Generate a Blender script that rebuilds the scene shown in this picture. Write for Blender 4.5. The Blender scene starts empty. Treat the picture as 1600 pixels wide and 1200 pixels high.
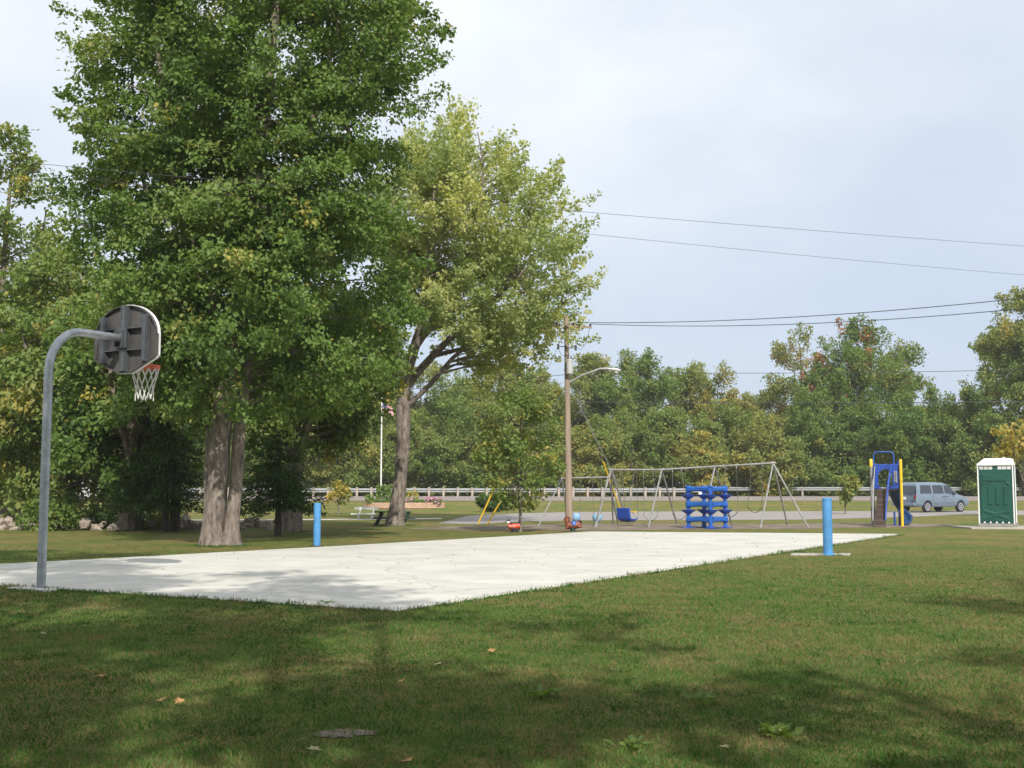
import bpy, bmesh, math, random
import numpy as np
from mathutils import Vector, Matrix
R = math.radians
C = bpy.context.scene.collection
SC = bpy.context.scene
random.seed(7)

# ------------------------------------------------------------------ camera
CH, FPX, PITCH = 1.45, 1800.0, math.atan(160/1800.0)
cam = bpy.data.cameras.new('camera')
cam.sensor_width = 36.0
cam.lens = FPX/1600*36.0
cam.clip_start = 0.1
cam.clip_end = 6000
camo = bpy.data.objects.new('camera', cam)
C.objects.link(camo)
camo.location = (0, 0, CH)
camo.rotation_euler = (R(90)+PITCH, 0, 0)
SC.camera = camo

# ------------------------------------------------------------------ world, sun, exposure
SUN_EL, SUN_AZ = R(39), R(169)          # azimuth clockwise from +Y
w = bpy.data.worlds.new('World')
SC.world = w
w.use_nodes = True
nt = w.node_tree
nt.nodes.clear()
wo = nt.nodes.new('ShaderNodeOutputWorld')
bg = nt.nodes.new('ShaderNodeBackground')
bg.inputs['Strength'].default_value = 0.12
sky = nt.nodes.new('ShaderNodeTexSky')
sky.sky_type = 'NISHITA'
sky.sun_disc = False
sky.sun_elevation = SUN_EL
sky.sun_rotation = SUN_AZ
sky.altitude = 200
sky.air_density = 1.0
sky.dust_density = 2.5
sky.ozone_density = 2.0
tc = nt.nodes.new('ShaderNodeTexCoord')
sep = nt.nodes.new('ShaderNodeSeparateXYZ')
nt.links.new(tc.outputs['Generated'], sep.inputs[0])
mp = nt.nodes.new('ShaderNodeMapping')
mp.inputs['Scale'].default_value = (1.3, 1.3, 2.7)
mp.inputs['Rotation'].default_value = (0.25, 0.3, 0.0)
nt.links.new(tc.outputs['Generated'], mp.inputs[0])
nz = nt.nodes.new('ShaderNodeTexNoise')
nz.inputs['Scale'].default_value = 2.0
nz.inputs['Detail'].default_value = 6
nz.inputs['Roughness'].default_value = 0.5
nz.inputs['Distortion'].default_value = 0.25
nt.links.new(mp.outputs[0], nz.inputs['Vector'])
cr = nt.nodes.new('ShaderNodeMapRange')
cr.inputs['From Min'].default_value = 0.27
cr.inputs['From Max'].default_value = 0.70
cr.inputs['To Min'].default_value = 0.42
cr.inputs['To Max'].default_value = 0.95
cr.interpolation_type = 'SMOOTHSTEP'
nt.links.new(nz.outputs['Fac'], cr.inputs['Value'])
el = nt.nodes.new('ShaderNodeMapRange')      # thin cloud thickens with elevation, veil of haze below
el.inputs['From Min'].default_value = 0.02
el.inputs['From Max'].default_value = 0.37
el.inputs['To Min'].default_value = 0.05
el.inputs['To Max'].default_value = 1.0
nt.links.new(sep.outputs['Z'], el.inputs['Value'])
mu = nt.nodes.new('ShaderNodeMath'); mu.operation = 'MULTIPLY'
nt.links.new(cr.outputs[0], mu.inputs[0]); nt.links.new(el.outputs[0], mu.inputs[1])
veil = nt.nodes.new('ShaderNodeMix'); veil.data_type = 'RGBA'
veil.inputs['Factor'].default_value = 0.80
veil.inputs['B'].default_value = (4.15, 5.05, 6.5, 1)
nt.links.new(sky.outputs[0], veil.inputs['A'])
cl = nt.nodes.new('ShaderNodeMix'); cl.data_type = 'RGBA'
cl.inputs['B'].default_value = (7.9, 8.1, 8.3, 1)
nt.links.new(mu.outputs[0], cl.inputs['Factor'])
nt.links.new(veil.outputs['Result'], cl.inputs['A'])
nt.links.new(cl.outputs['Result'], bg.inputs['Color'])
nt.links.new(bg.outputs[0], wo.inputs['Surface'])

sl = bpy.data.lights.new('sun', 'SUN')
sl.energy = 4.6
sl.angle = R(0.6)
sl.color = (1.0, 0.945, 0.865)
so = bpy.data.objects.new('sun', sl)
C.objects.link(so)
sd = Vector((math.sin(SUN_AZ)*math.cos(SUN_EL), math.cos(SUN_AZ)*math.cos(SUN_EL), math.sin(SUN_EL)))
so.rotation_euler = (-sd).to_track_quat('-Z', 'Y').to_euler()
so.location = (5, -20, 30)

SC.view_settings.view_transform = 'Standard'
SC.view_settings.look = 'None'
SC.view_settings.exposure = 0.15
SC.view_settings.gamma = 1
SC.view_settings.use_curve_mapping = False
SC.cycles.max_bounces = 6
SC.cycles.transparent_max_bounces = 8
SC.cycles.use_denoising = True

# ------------------------------------------------------------------ helpers
SP, CP = math.sin(PITCH), math.cos(PITCH)
def at(px, py, Y):
    u, v = (px-800)/FPX, (600-py)/FPX
    t = Y/(CP-v*SP)
    return Vector((u*t, Y, CH+t*(SP+v*CP)))
def gp(px, py, z=0.0):
    u, v = (px-800)/FPX, (600-py)/FPX
    t = (z-CH)/(SP+v*CP)
    return Vector((u*t, t*(CP-v*SP), z))
def pt(px, Y, z=0.0):
    "point at depth Y and height z that shows at column px"
    dz = z-CH
    dep = Y*CP+dz*SP
    return Vector(((px-800)/FPX*dep, Y, z))

def gz(y):
    t = np.clip((np.asarray(y, float)-66.0)/22.0, 0, 1)
    return 0.6*t*t*(3-2*t)

def tag(o, label=None, cat=None, group=None, kind=None):
    if label: o['label'] = label
    if cat: o['category'] = cat
    if group: o['group'] = group
    if kind: o['kind'] = kind
    return o
def thing(name, label, cat, loc=(0,0,0), rz=0.0, group=None):
    o = bpy.data.objects.new(name, None)
    o.empty_display_size = 0.2
    C.objects.link(o)
    o.location = loc
    o.rotation_euler = (0, 0, rz)
    return tag(o, label, cat, group)
def dup(o, parent=None):
    c = o.copy()
    C.objects.link(c)
    if parent: c.parent = parent
    for ch in list(o.children): dup(ch, c)
    return c

class MB:
    "collects shapes and links them as one mesh object"
    def __init__(s): s.v, s.f = [], []
    def add(s, vs, fs):
        n = len(s.v)
        s.v += [tuple(p) for p in vs]
        s.f += [tuple(i+n for i in f) for f in fs]
        return s
    def box(s, c, d, rz=0.0, m=None):
        hx, hy, hz = d[0]/2, d[1]/2, d[2]/2
        vs = [Vector((x*hx, y*hy, z*hz)) for z in (-1,1) for x, y in ((-1,-1),(1,-1),(1,1),(-1,1))]
        M = m if m else Matrix.Rotation(rz, 3, 'Z')
        vs = [M @ p + Vector(c) for p in vs]
        return s.add(vs, [(3,2,1,0),(4,5,6,7),(0,1,5,4),(1,2,6,5),(2,3,7,6),(3,0,4,7)])
    def bar(s, a, b, w, h):
        a, b = Vector(a), Vector(b)
        d = b-a
        q = d.to_track_quat('X', 'Z').to_matrix()
        return s.box((a+b)/2, (d.length, w, h), m=q)
    def tube(s, path, rad, n=10, cap=True, jit=0.0, seed=0):
        path = [Vector(p) for p in path]
        if not isinstance(rad, (list, tuple)): rad = [rad]*len(path)
        rnd = random.Random(seed)
        vs, fs = [], []
        t0 = (path[1]-path[0]).normalized()
        ref = Vector((1,0,0)) if abs(t0.x) < 0.9 else Vector((0,1,0))
        u = (ref-t0*ref.dot(t0)).normalized()
        ang_j = [1+jit*rnd.uniform(-1,1) for _ in range(n)]
        for i, p in enumerate(path):
            a = path[max(i-1,0)]; b = path[min(i+1,len(path)-1)]
            t = (b-a).normalized()
            u = (u-t*u.dot(t)).normalized()
            vv = t.cross(u)
            for k in range(n):
                an = 2*math.pi*k/n
                r = rad[i]*ang_j[k]*(1+jit*0.4*rnd.uniform(-1,1))
                vs.append(p+u*(math.cos(an)*r)+vv*(math.sin(an)*r))
        for i in range(len(path)-1):
            for k in range(n):
                k2 = (k+1)%n
                fs.append((i*n+k, i*n+k2, (i+1)*n+k2, (i+1)*n+k))
        if cap:
            fs.append(tuple(range(n-1,-1,-1)))
            m = (len(path)-1)*n
            fs.append(tuple(m+k for k in range(n)))
        return s.add(vs, fs)
    def lathe(s, prof, c=(0,0,0), n=24, m=None):
        vs, fs = [], []
        M = m or Matrix.Identity(3)
        for r, z in prof:
            for k in range(n):
                a = 2*math.pi*k/n
                vs.append(M @ Vector((r*math.cos(a), r*math.sin(a), z)) + Vector(c))
        for i in range(len(prof)-1):
            for k in range(n):
                k2 = (k+1)%n
                fs.append((i*n+k, i*n+k2, (i+1)*n+k2, (i+1)*n+k))
        if prof[0][0] > 1e-4: fs.append(tuple(range(n-1,-1,-1)))
        if prof[-1][0] > 1e-4: fs.append(tuple((len(prof)-1)*n+k for k in range(n)))
        return s.add(vs, fs)
    def prism(s, poly, o, u, v, t):
        "polygon poly in the (u, v) plane at o, thickened along u x v by t"
        o, u, v = Vector(o), Vector(u), Vector(v)
        nn = u.cross(v).normalized()*t
        k = len(poly)
        vs = [o+u*a+v*b for a, b in poly]+[o+u*a+v*b+nn for a, b in poly]
        fs = [tuple(range(k-1,-1,-1)), tuple(range(k,2*k))]
        fs += [(i,(i+1)%k,k+(i+1)%k,k+i) for i in range(k)]
        return s.add(vs, fs)
    def build(s, name, m, parent=None, smooth=False, bevel=0.0, loc=None, local=True):
        me = bpy.data.meshes.new(name)
        off = Vector((0,0,0))
        if not local and parent is not None: off = Vector(parent.location)
        if loc is not None: off = Vector(loc)
        me.from_pydata([tuple(Vector(p)-off) for p in s.v], [], s.f)
        me.validate(); me.update()
        bm = bmesh.new(); bm.from_mesh(me)
        bmesh.ops.recalc_face_normals(bm, faces=bm.faces)
        bm.to_mesh(me); bm.free()
        me.materials.append(m)
        if smooth:
            for p in me.polygons: p.use_smooth = True
            me.set_sharp_from_angle(angle=R(40))
        o = bpy.data.objects.new(name, me)
        C.objects.link(o)
        if parent: o.parent = parent
        if loc is not None: o.location = loc
        if bevel:
            b = o.modifiers.new('bevel', 'BEVEL')
            b.width = bevel; b.segments = 2; b.limit_method = 'ANGLE'
        return o

def mat(name, col, rough=0.6, metal=0.0, var=0.15, scale=6.0, bump=0.0, bscale=40.0, col2=None, stretch=None, spec=0.5, detail=6):
    m = bpy.data.materials.new(name)
    m.use_nodes = True
    n = m.node_tree
    b = n.nodes['Principled BSDF']
    b.inputs['Roughness'].default_value = rough
    b.inputs['Metallic'].default_value = metal
    b.inputs['Specular IOR Level'].default_value = spec
    t = n.nodes.new('ShaderNodeTexCoord')
    src = t.outputs['Object']
    if stretch:
        mm = n.nodes.new('ShaderNodeMapping')
        mm.inputs['Scale'].default_value = stretch
        n.links.new(src, mm.inputs[0]); src = mm.outputs[0]
    z = n.nodes.new('ShaderNodeTexNoise')
    z.inputs['Scale'].default_value = scale
    z.inputs['Detail'].default_value = detail
    z.inputs['Roughness'].default_value = 0.62
    n.links.new(src, z.inputs['Vector'])
    r = n.nodes.new('ShaderNodeValToRGB')
    c2 = col2 or tuple(min(1, c*(1+var)) for c in col)
    c1 = tuple(c*(1-var) for c in col)
    r.color_ramp.elements[0].position = 0.32
    r.color_ramp.elements[1].position = 0.68
    r.color_ramp.elements[0].color = (*c1, 1)
    r.color_ramp.elements[1].color = (*c2, 1)
    n.links.new(z.outputs['Fac'], r.inputs[0])
    n.links.new(r.outputs[0], b.inputs['Base Color'])
    if bump:
        zb = n.nodes.new('ShaderNodeTexNoise')
        zb.inputs['Scale'].default_value = bscale
        zb.inputs['Detail'].default_value = 5
        n.links.new(src, zb.inputs['Vector'])
        bp = n.nodes.new('ShaderNodeBump')
        bp.inputs['Strength'].default_value = bump
        bp.inputs['Distance'].default_value = 0.03
        n.links.new(zb.outputs['Fac'], bp.inputs['Height'])
        n.links.new(bp.outputs[0], b.inputs['Normal'])
    return m

def leaf_mat(name, stops, trans=0.25, rough=0.5, spec=0.25):
    m = bpy.data.materials.new(name)
    m.use_nodes = True
    n = m.node_tree
    b = n.nodes['Principled BSDF']
    out = n.nodes['Material Output']
    a = n.nodes.new('ShaderNodeAttribute'); a.attribute_name = 'tint'
    r = n.nodes.new('ShaderNodeValToRGB')
    e = r.color_ramp.elements
    while len(e) < len(stops): e.new(0.5)
    for k, (p, c) in enumerate(stops):
        e[k].position = p; e[k].color = (*c, 1)
    n.links.new(a.outputs['Fac'], r.inputs[0])
    n.links.new(r.outputs[0], b.inputs['Base Color'])
    b.inputs['Roughness'].default_value = rough
    b.inputs['Specular IOR Level'].default_value = spec
    tr = n.nodes.new('ShaderNodeBsdfTranslucent')
    g = n.nodes.new('ShaderNodeMix'); g.data_type = 'RGBA'; g.blend_type = 'MULTIPLY'
    g.inputs['Factor'].default_value = 1.0
    g.inputs['B'].default_value = (1.5, 1.6, 0.6, 1)
    n.links.new(r.outputs[0], g.inputs['A'])
    n.links.new(g.outputs['Result'], tr.inputs['Color'])
    mx = n.nodes.new('ShaderNodeMixShader')
    mx.inputs[0].default_value = trans
    n.links.new(b.outputs[0], mx.inputs[1]); n.links.new(tr.outputs[0], mx.inputs[2])
    n.links.new(mx.outputs[0], out.inputs['Surface'])
    return m

LEAF = leaf_mat('leaf', [(0.0,(0.016,0.036,0.020)),(0.2,(0.050,0.098,0.030)),(0.42,(0.128,0.205,0.046)),
                         (0.6,(0.180,0.235,0.066)),(0.74,(0.270,0.275,0.085)),(0.84,(0.400,0.330,0.075)),
                         (0.92,(0.480,0.280,0.070)),(1.0,(0.360,0.100,0.080))], trans=0.33)
PALELEAF = leaf_mat('pale_leaf', [(0.0,(0.13,0.19,0.075)),(0.5,(0.255,0.31,0.125)),(0.8,(0.45,0.445,0.18)),(1.0,(0.50,0.44,0.14))], trans=0.4)
BLADE = leaf_mat('grass_blade', [(0.0,(0.030,0.078,0.012)),(0.4,(0.060,0.140,0.028)),(0.7,(0.130,0.188,0.054)),
                                 (0.9,(0.200,0.165,0.075)),(1.0,(0.230,0.185,0.095))], trans=0.2, rough=0.7, spec=0.08)
BARK = mat('bark', (0.135,0.112,0.094), 0.95, var=0.4, scale=11, bump=1.0, bscale=22, stretch=(1,1,0.3), col2=(0.29,0.245,0.205), spec=0.15)
BARK_DARK = mat('dark_bark', (0.060,0.048,0.040), 0.95, var=0.4, scale=7, bump=0.8, bscale=14, stretch=(1,1,0.2))
GALV = mat('galvanised_steel', (0.36,0.38,0.40), 0.42, 0.75, var=0.25, scale=9, bump=0.08, bscale=60)
TUBE = mat('grey_tube_steel', (0.30,0.295,0.285), 0.55, 0.4, var=0.2, scale=5)
GREYMETAL = mat('grey_painted_metal', (0.078,0.073,0.072), 0.6, 0.1, var=0.2, scale=6)
WHITEPAINT = mat('white_paint', (0.74,0.74,0.73), 0.5, var=0.08, scale=5)
REDPAINT = mat('red_paint', (0.66,0.075,0.03), 0.4, var=0.15)
NETM = mat('net_cord', (0.66,0.66,0.62), 0.8, var=0.1)
BLUEPOST = mat('blue_post_paint', (0.070,0.255,0.520), 0.55, var=0.2, scale=2.2, bump=0.05)
BLUEPL = mat('blue_plastic', (0.018,0.105,0.400), 0.38, var=0.2, scale=3)
BLUEDK = mat('deep_blue_plastic', (0.015,0.060,0.330), 0.4, var=0.2, scale=3)
BLUELT = mat('light_blue_plastic', (0.22,0.39,0.56), 0.45, var=0.15)
YELLOW = mat('yellow_paint', (0.78,0.50,0.025), 0.4, var=0.08)
BROWNM = mat('brown_coated_metal', (0.055,0.034,0.026), 0.6, var=0.3, scale=12)
TREADM = mat('worn_tread_metal', (0.13,0.10,0.085), 0.6, var=0.3, scale=12)
BLACK = mat('black_rubber', (0.018,0.018,0.035), 0.7, var=0.2)
CHAIN = mat('chain_steel', (0.20,0.20,0.20), 0.5, 0.6, var=0.2)
GREENDK = mat('dark_green_paint', (0.010,0.040,0.028), 0.55, var=0.25)
WOODPOLE = mat('weathered_pole_wood', (0.29,0.222,0.168), 0.85, var=0.3, scale=9, bump=0.4, bscale=30, stretch=(1,1,0.06))
POSTWOOD = mat('guard_post_wood', (0.36,0.31,0.26), 0.85, var=0.2, scale=4)
ROCK = mat('rubble_rock', (0.24,0.19,0.15), 0.9, var=0.45, scale=3.0, bump=0.8, bscale=9, col2=(0.46,0.39,0.325))
INSUL = mat('dark_insulator', (0.05,0.04,0.04), 0.3, var=0.2)
CABLE = mat('cable', (0.055,0.055,0.06), 0.6, var=0.1)

# ------------------------------------------------------------------ ground
def vnoise(x, y, scale, seed):
    rs = np.random.RandomState(seed)
    G = rs.rand(256, 256)
    X, Y = np.asarray(x)/scale+1000.3, np.asarray(y)/scale+1000.7
    xi, yi = np.floor(X).astype(int), np.floor(Y).astype(int)
    fx, fy = X-xi, Y-yi
    fx, fy = fx*fx*(3-2*fx), fy*fy*(3-2*fy)
    a = G[xi%256, yi%256]; b = G[(xi+1)%256, yi%256]; c = G[xi%256, (yi+1)%256]; d = G[(xi+1)%256, (yi+1)%256]
    return (a*(1-fx)+b*fx)*(1-fy)+(c*(1-fx)+d*fx)*fy

def np_mesh(name, V, F, m, smooth=False):
    me = bpy.data.meshes.new(name)
    V = np.asarray(V, np.float32); F = np.asarray(F, np.int32)
    me.vertices.add(len(V)); me.vertices.foreach_set('co', V.ravel())
    k = F.shape[1]
    me.loops.add(F.size); me.loops.foreach_set('vertex_index', F.ravel())
    me.polygons.add(len(F)); me.polygons.foreach_set('loop_start', np.arange(0, F.size, k, dtype=np.int32))
    me.update(calc_edges=True)
    me.materials.append(m)
    if smooth: me.polygons.foreach_set('use_smooth', np.ones(len(F), bool))
    return me
def link(name, me, parent=None):
    o = bpy.data.objects.new(name, me)
    C.objects.link(o)
    if parent: o.parent = parent
    return o

def lawn_mat():
    m = bpy.data.materials.new('lawn')
    m.use_nodes = True
    n = m.node_tree
    b = n.nodes['Principled BSDF']
    b.inputs['Roughness'].default_value = 0.95
    b.inputs['Specular IOR Level'].default_value = 0.1
    t = n.nodes.new('ShaderNodeTexCoord')
    def noise(s, d=5, rough=0.6, stretch=None):
        z = n.nodes.new('ShaderNodeTexNoise')
        z.inputs['Scale'].default_value = s; z.inputs['Detail'].default_value = d
        z.inputs['Roughness'].default_value = rough
        n.links.new(t.outputs['Object'], z.inputs['Vector'])
        return z.outputs['Fac']
    def ramp(f, stops):
        r = n.nodes.new('ShaderNodeValToRGB')
        e = r.color_ramp.elements
        while len(e) < len(stops): e.new(0.5)
        for k, (p, c) in enumerate(stops): e[k].position = p; e[k].color = (*c, 1)
        n.links.new(f, r.inputs[0])
        return r.outputs[0]
    def mix(a, b2, fac, mode='MIX'):
        x = n.nodes.new('ShaderNodeMix'); x.data_type = 'RGBA'; x.blend_type = mode
        if isinstance(fac, float): x.inputs['Factor'].default_value = fac
        else: n.links.new(fac, x.inputs['Factor'])
        n.links.new(a, x.inputs['A']); n.links.new(b2, x.inputs['B'])
        return x.outputs['Result']
    fine = ramp(noise(38, 8, 0.75), [(0.30,(0.070,0.084,0.022)),(0.5,(0.165,0.165,0.050)),(0.72,(0.270,0.248,0.104))])
    big = ramp(noise(0.42, 5), [(0.34,(0.62,0.95,0.50)),(0.5,(1.0,1.0,1.0)),(0.66,(1.32,1.06,1.20))])
    mid = ramp(noise(2.6, 9, 0.7), [(0.34,(0.55,0.70,0.52)),(0.5,(1,1,1)),(0.66,(1.45,1.28,1.30))])
    c = mix(fine, big, 1.0, 'MULTIPLY')
    c = mix(c, mid, 0.8, 'MULTIPLY')
    soil = ramp(noise(3.1, 7, 0.7), [(0.64,(0,0,0)),(0.74,(1,1,1))])
    brown = ramp(noise(20, 6, 0.7), [(0.3,(0.085,0.060,0.036)),(0.7,(0.230,0.170,0.105))])
    sc = n.nodes.new('ShaderNodeMath'); sc.operation = 'MULTIPLY'; sc.inputs[1].default_value = 0.55
    n.links.new(soil, sc.inputs[0])
    c = mix(c, brown, sc.outputs[0])
    n.links.new(c, b.inputs['Base Color'])
    bp = n.nodes.new('ShaderNodeBump')
    bp.inputs['Strength'].default_value = 0.9; bp.inputs['Distance'].default_value = 0.05
    n.links.new(noise(30, 6, 0.8), bp.inputs['Height'])
    n.links.new(bp.outputs[0], b.inputs['Normal'])
    return m
LAWN = lawn_mat()
xs = np.array([-3000,-1200,-500,-250]+list(range(-160,161,8))+[250,500,1200,3000], float)
ys = np.array([-400,-120,-60,-20]+list(range(0,66,6))+list(np.arange(66,90,1.5))+[90,94,100,110,125,150,200,300,600,1500,4000], float)
X, Y = np.meshgrid(xs, ys)
V = np.stack([X.ravel(), Y.ravel(), gz(Y).ravel()], 1)
nx, ny = len(xs), len(ys)
I, J = np.meshgrid(np.arange(nx-1), np.arange(ny-1))
q = (J*nx+I).ravel()
tag(link('grass_ground', np_mesh('grass_ground', V, np.stack([q,q+1,q+nx+1,q+nx],1), LAWN, True)), kind='structure')

def sheet(name, poly, m, lift=0.004, cat=None, sub=0.0):
    "flat irregular polygon following the ground"
    P = [Vector(p) for p in poly]
    if sub:
        Q = []
        rnd = random.Random(len(poly)*31+int(sub*100))
        for i in range(len(P)):
            a, b = P[i], P[(i+1)%len(P)]
            k = max(1, int((b-a).length/1.2))
            for j in range(k):
                p = a.lerp(b, j/k)
                Q.append(p+Vector((rnd.uniform(-sub,sub), rnd.uniform(-sub,sub), 0)))
        P = Q
    me = bpy.data.meshes.new(name)
    me.from_pydata([(p.x, p.y, float(gz(p.y))+lift) for p in P], [], [tuple(range(len(P)))])
    me.update()
    if me.polygons[0].normal.z < 0: me.flip_normals()
    me.materials.append(m)
    return tag(link(name, me), kind='structure')

def concrete_mat():
    m = mat('court_concrete', (0.49,0.478,0.43), 0.85, var=0.06, scale=0.9, bump=0.12, bscale=60, col2=(0.585,0.57,0.515), detail=9)
    n = m.node_tree; b = n.nodes['Principled BSDF']
    t = n.nodes.new('ShaderNodeTexCoord')
    v = n.nodes.new('ShaderNodeTexNoise'); v.inputs['Scale'].default_value = 2.6; v.inputs['Detail'].default_value = 10
    v.inputs['Roughness'].default_value = 0.72; v.inputs['Distortion'].default_value = 1.2
    mm = n.nodes.new('ShaderNodeMapping'); mm.inputs['Scale'].default_value = (0.35, 1.3, 1); mm.inputs['Rotation'].default_value = (0,0,0.9)
    n.links.new(t.outputs['Object'], mm.inputs[0]); n.links.new(mm.outputs[0], v.inputs['Vector'])
    r = n.nodes.new('ShaderNodeValToRGB')
    r.color_ramp.elements[0].position = 0.55; r.color_ramp.elements[0].color = (1,1,1,1)
    r.color_ramp.elements[1].position = 0.80; r.color_ramp.elements[1].color = (0.60,0.55,0.48,1)
    n.links.new(v.outputs['Fac'], r.inputs[0])
    x = n.nodes.new('ShaderNodeMix'); x.data_type = 'RGBA'; x.blend_type = 'MULTIPLY'; x.inputs['Factor'].default_value = 1.0
    src = b.inputs['Base Color'].links[0].from_socket
    n.links.new(src, x.inputs['A']); n.links.new(r.outputs[0], x.inputs['B'])
    # saw-cut joints
    sx = n.nodes.new('ShaderNodeSeparateXYZ')
    rt = n.nodes.new('ShaderNodeMapping'); rt.vector_type = 'POINT'
    rt.inputs['Rotation'].default_value = (0,0,R(31.5)); rt.inputs['Location'].default_value = (0.4,1.3,0)
    n.links.new(t.outputs['Object'], rt.inputs[0]); n.links.new(rt.outputs[0], sx.inputs[0])
    def line(sock, period, w_):
        a = n.nodes.new('ShaderNodeMath'); a.operation = 'PINGPONG'; a.inputs[1].default_value = period/2
        n.links.new(sock, a.inputs[0])
        c = n.nodes.new('ShaderNodeMath'); c.operation = 'LESS_THAN'; c.inputs[1].default_value = w_
        n.links.new(a.outputs[0], c.inputs[0])
        return c.outputs[0]
    mxm = n.nodes.new('ShaderNodeMath'); mxm.operation = 'MAXIMUM'
    n.links.new(line(sx.outputs['Y'], 5.2, .010), mxm.inputs[0]); n.links.new(line(sx.outputs['X'], 10.6, .009), mxm.inputs[1])
    # hairline cracks
    vo = n.nodes.new('ShaderNodeTexVoronoi'); vo.feature = 'DISTANCE_TO_EDGE'; vo.inputs['Scale'].default_value = 0.19
    wn = n.nodes.new('ShaderNodeTexNoise'); wn.inputs['Scale'].default_value = 1.4; wn.inputs['Detail'].default_value = 8
    n.links.new(t.outputs['Object'], wn.inputs['Vector'])
    av = n.nodes.new('ShaderNodeVectorMath'); av.operation = 'MULTIPLY_ADD'; av.inputs[1].default_value = (.9,.9,0)
    n.links.new(wn.outputs['Color'], av.inputs[0]); n.links.new(t.outputs['Object'], av.inputs[2]); n.links.new(av.outputs[0], vo.inputs['Vector'])
    ck = n.nodes.new('ShaderNodeMath'); ck.operation = 'LESS_THAN'; ck.inputs[1].default_value = .0022
    n.links.new(vo.outputs['Distance'], ck.inputs[0])
    mx2 = n.nodes.new('ShaderNodeMath'); mx2.operation = 'MAXIMUM'
    n.links.new(mxm.outputs[0], mx2.inputs[0]); n.links.new(ck.outputs[0], mx2.inputs[1])
    fa = n.nodes.new('ShaderNodeMath'); fa.operation = 'MULTIPLY'; fa.inputs[1].default_value = .45
    n.links.new(mx2.outputs[0], fa.inputs[0])
    dk = n.nodes.new('ShaderNodeMix'); dk.data_type = 'RGBA'; dk.inputs['B'].default_value = (.16,.145,.12,1)
    n.links.new(fa.outputs[0], dk.inputs['Factor']); n.links.new(x.outputs['Result'], dk.inputs['A'])
    n.links.new(dk.outputs['Result'], b.inputs['Base Color'])
    return m
CONC = concrete_mat()
ASPH = mat('asphalt', (0.27,0.247,0.235), 0.9, var=0.15, scale=1.2, bump=0.2, bscale=60)
DIRT = mat('bare_playground_dirt', (0.155,0.110,0.075), 0.95, var=0.4, scale=1.6, bump=0.5, bscale=30, col2=(0.27,0.22,0.16))
GRAVEL = mat('gravel', (0.24,0.205,0.18), 0.95, var=0.25, scale=3, bump=0.4, bscale=40)

# court slab: near corner, right far corner, far corner, far left edge, left end
cA, cB, cC = gp(620,957), gp(1412,836), gp(925,832)
cD = gp(0,884); cD = cD+(cD-gp(495,857)).normalized()*3.0
nl = (gp(62,921)-cA)
cE = cA+nl*1.75
COURT = [cA, cB, cC, gp(495,857), cD, cE]
def court():
    mb = MB()
    top = [Vector((p.x,p.y,0.035)) for p in COURT]
    k = len(top)
    mb.add(top+[Vector((p.x,p.y,-0.1)) for p in top], [tuple(range(k)), tuple(range(2*k-1,k-1,-1))]+[(i,k+i,k+(i+1)%k,(i+1)%k) for i in range(k)])
    o = mb.build('court_slab', CONC)
    o.modifiers.new('bevel','BEVEL').width = 0.012
    tag(o, kind='structure')
court()
# pads of the hoop pole and of the right blue post jut out of the slab
HB = gp(64,921)
dirL = nl.normalized(); dirA = (cB-cA).normalized()
OLDCONC = mat('old_concrete', (0.36,0.335,0.285), 0.9, var=0.2, scale=3, bump=0.2, bscale=40)
def pad(name, c, a, b, u, v, h=0.03, m=None):
    P = [c+u*i*a+v*j*b for i,j in ((-1,-1),(1,-1),(1,1),(-1,1))]
    mb = MB()
    mb.add([Vector((p.x,p.y,h)) for p in P]+[Vector((p.x,p.y,-0.1)) for p in P], [(0,1,2,3),(7,6,5,4)]+[(i,4+i,4+(i+1)%4,(i+1)%4) for i in range(4)])
    return tag(mb.build(name, m or CONC, bevel=0.008), kind='structure')
pad('pole_pad', HB+dirA*0.12, 0.42, 0.36, dirL, dirA)
RB = gp(1294,868)
pad('post_pad', RB+Vector((-.12,.12,0)), 0.62, 0.22, Vector((0.94,-0.02,0)).normalized(), Vector((0.3,0.95,0)).normalized(), 0.035, OLDCONC)
sheet('parking_asphalt', [gp(683,818), gp(732,806), gp(816,802), gp(900,800), gp(1040,799.3), gp(1300,799), gp(1600,798)+Vector((10,0,0)), gp(1600,806)+Vector((10,0,0)), gp(1500,804.5), gp(1410,808), gp(1250,812), gp(940,813), gp(820,814.5), gp(748,819)], ASPH)
sheet('playground_dirt', [gp(640,826), gp(700,822.5), gp(830,820), gp(1000,818), gp(1200,818.5), gp(1350,817.5), gp(1490,819), gp(1500,822), gp(1420,824), gp(1260,826), gp(1060,828), gp(900,828.5), gp(760,829)], DIRT, 0.005, sub=0.25)
gv = np.array([(x, y, float(gz(y))+.02) for y in np.arange(80.5, 90, 1.0) for x in (-70, 70)])
gq = np.arange(0, len(gv)-2, 2)
tag(link('gravel_shoulder', np_mesh('gravel_shoulder', gv, np.stack([gq,gq+1,gq+3,gq+2],1), GRAVEL)), kind='structure')
sheet('highway', [(-400,91,0),(400,91,0),(400,99,0),(-400,99,0)], ASPH, 0.01)
sheet('footpath', [gp(55,806.5), gp(180,811.5), gp(300,812.2), gp(545,811), gp(690,809.5), gp(690,811), gp(545,812.5), gp(300,813.4), gp(180,813.2), gp(55,808)], mat('pale_path', (0.50,0.47,0.42), 0.9), 0.006)

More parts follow.
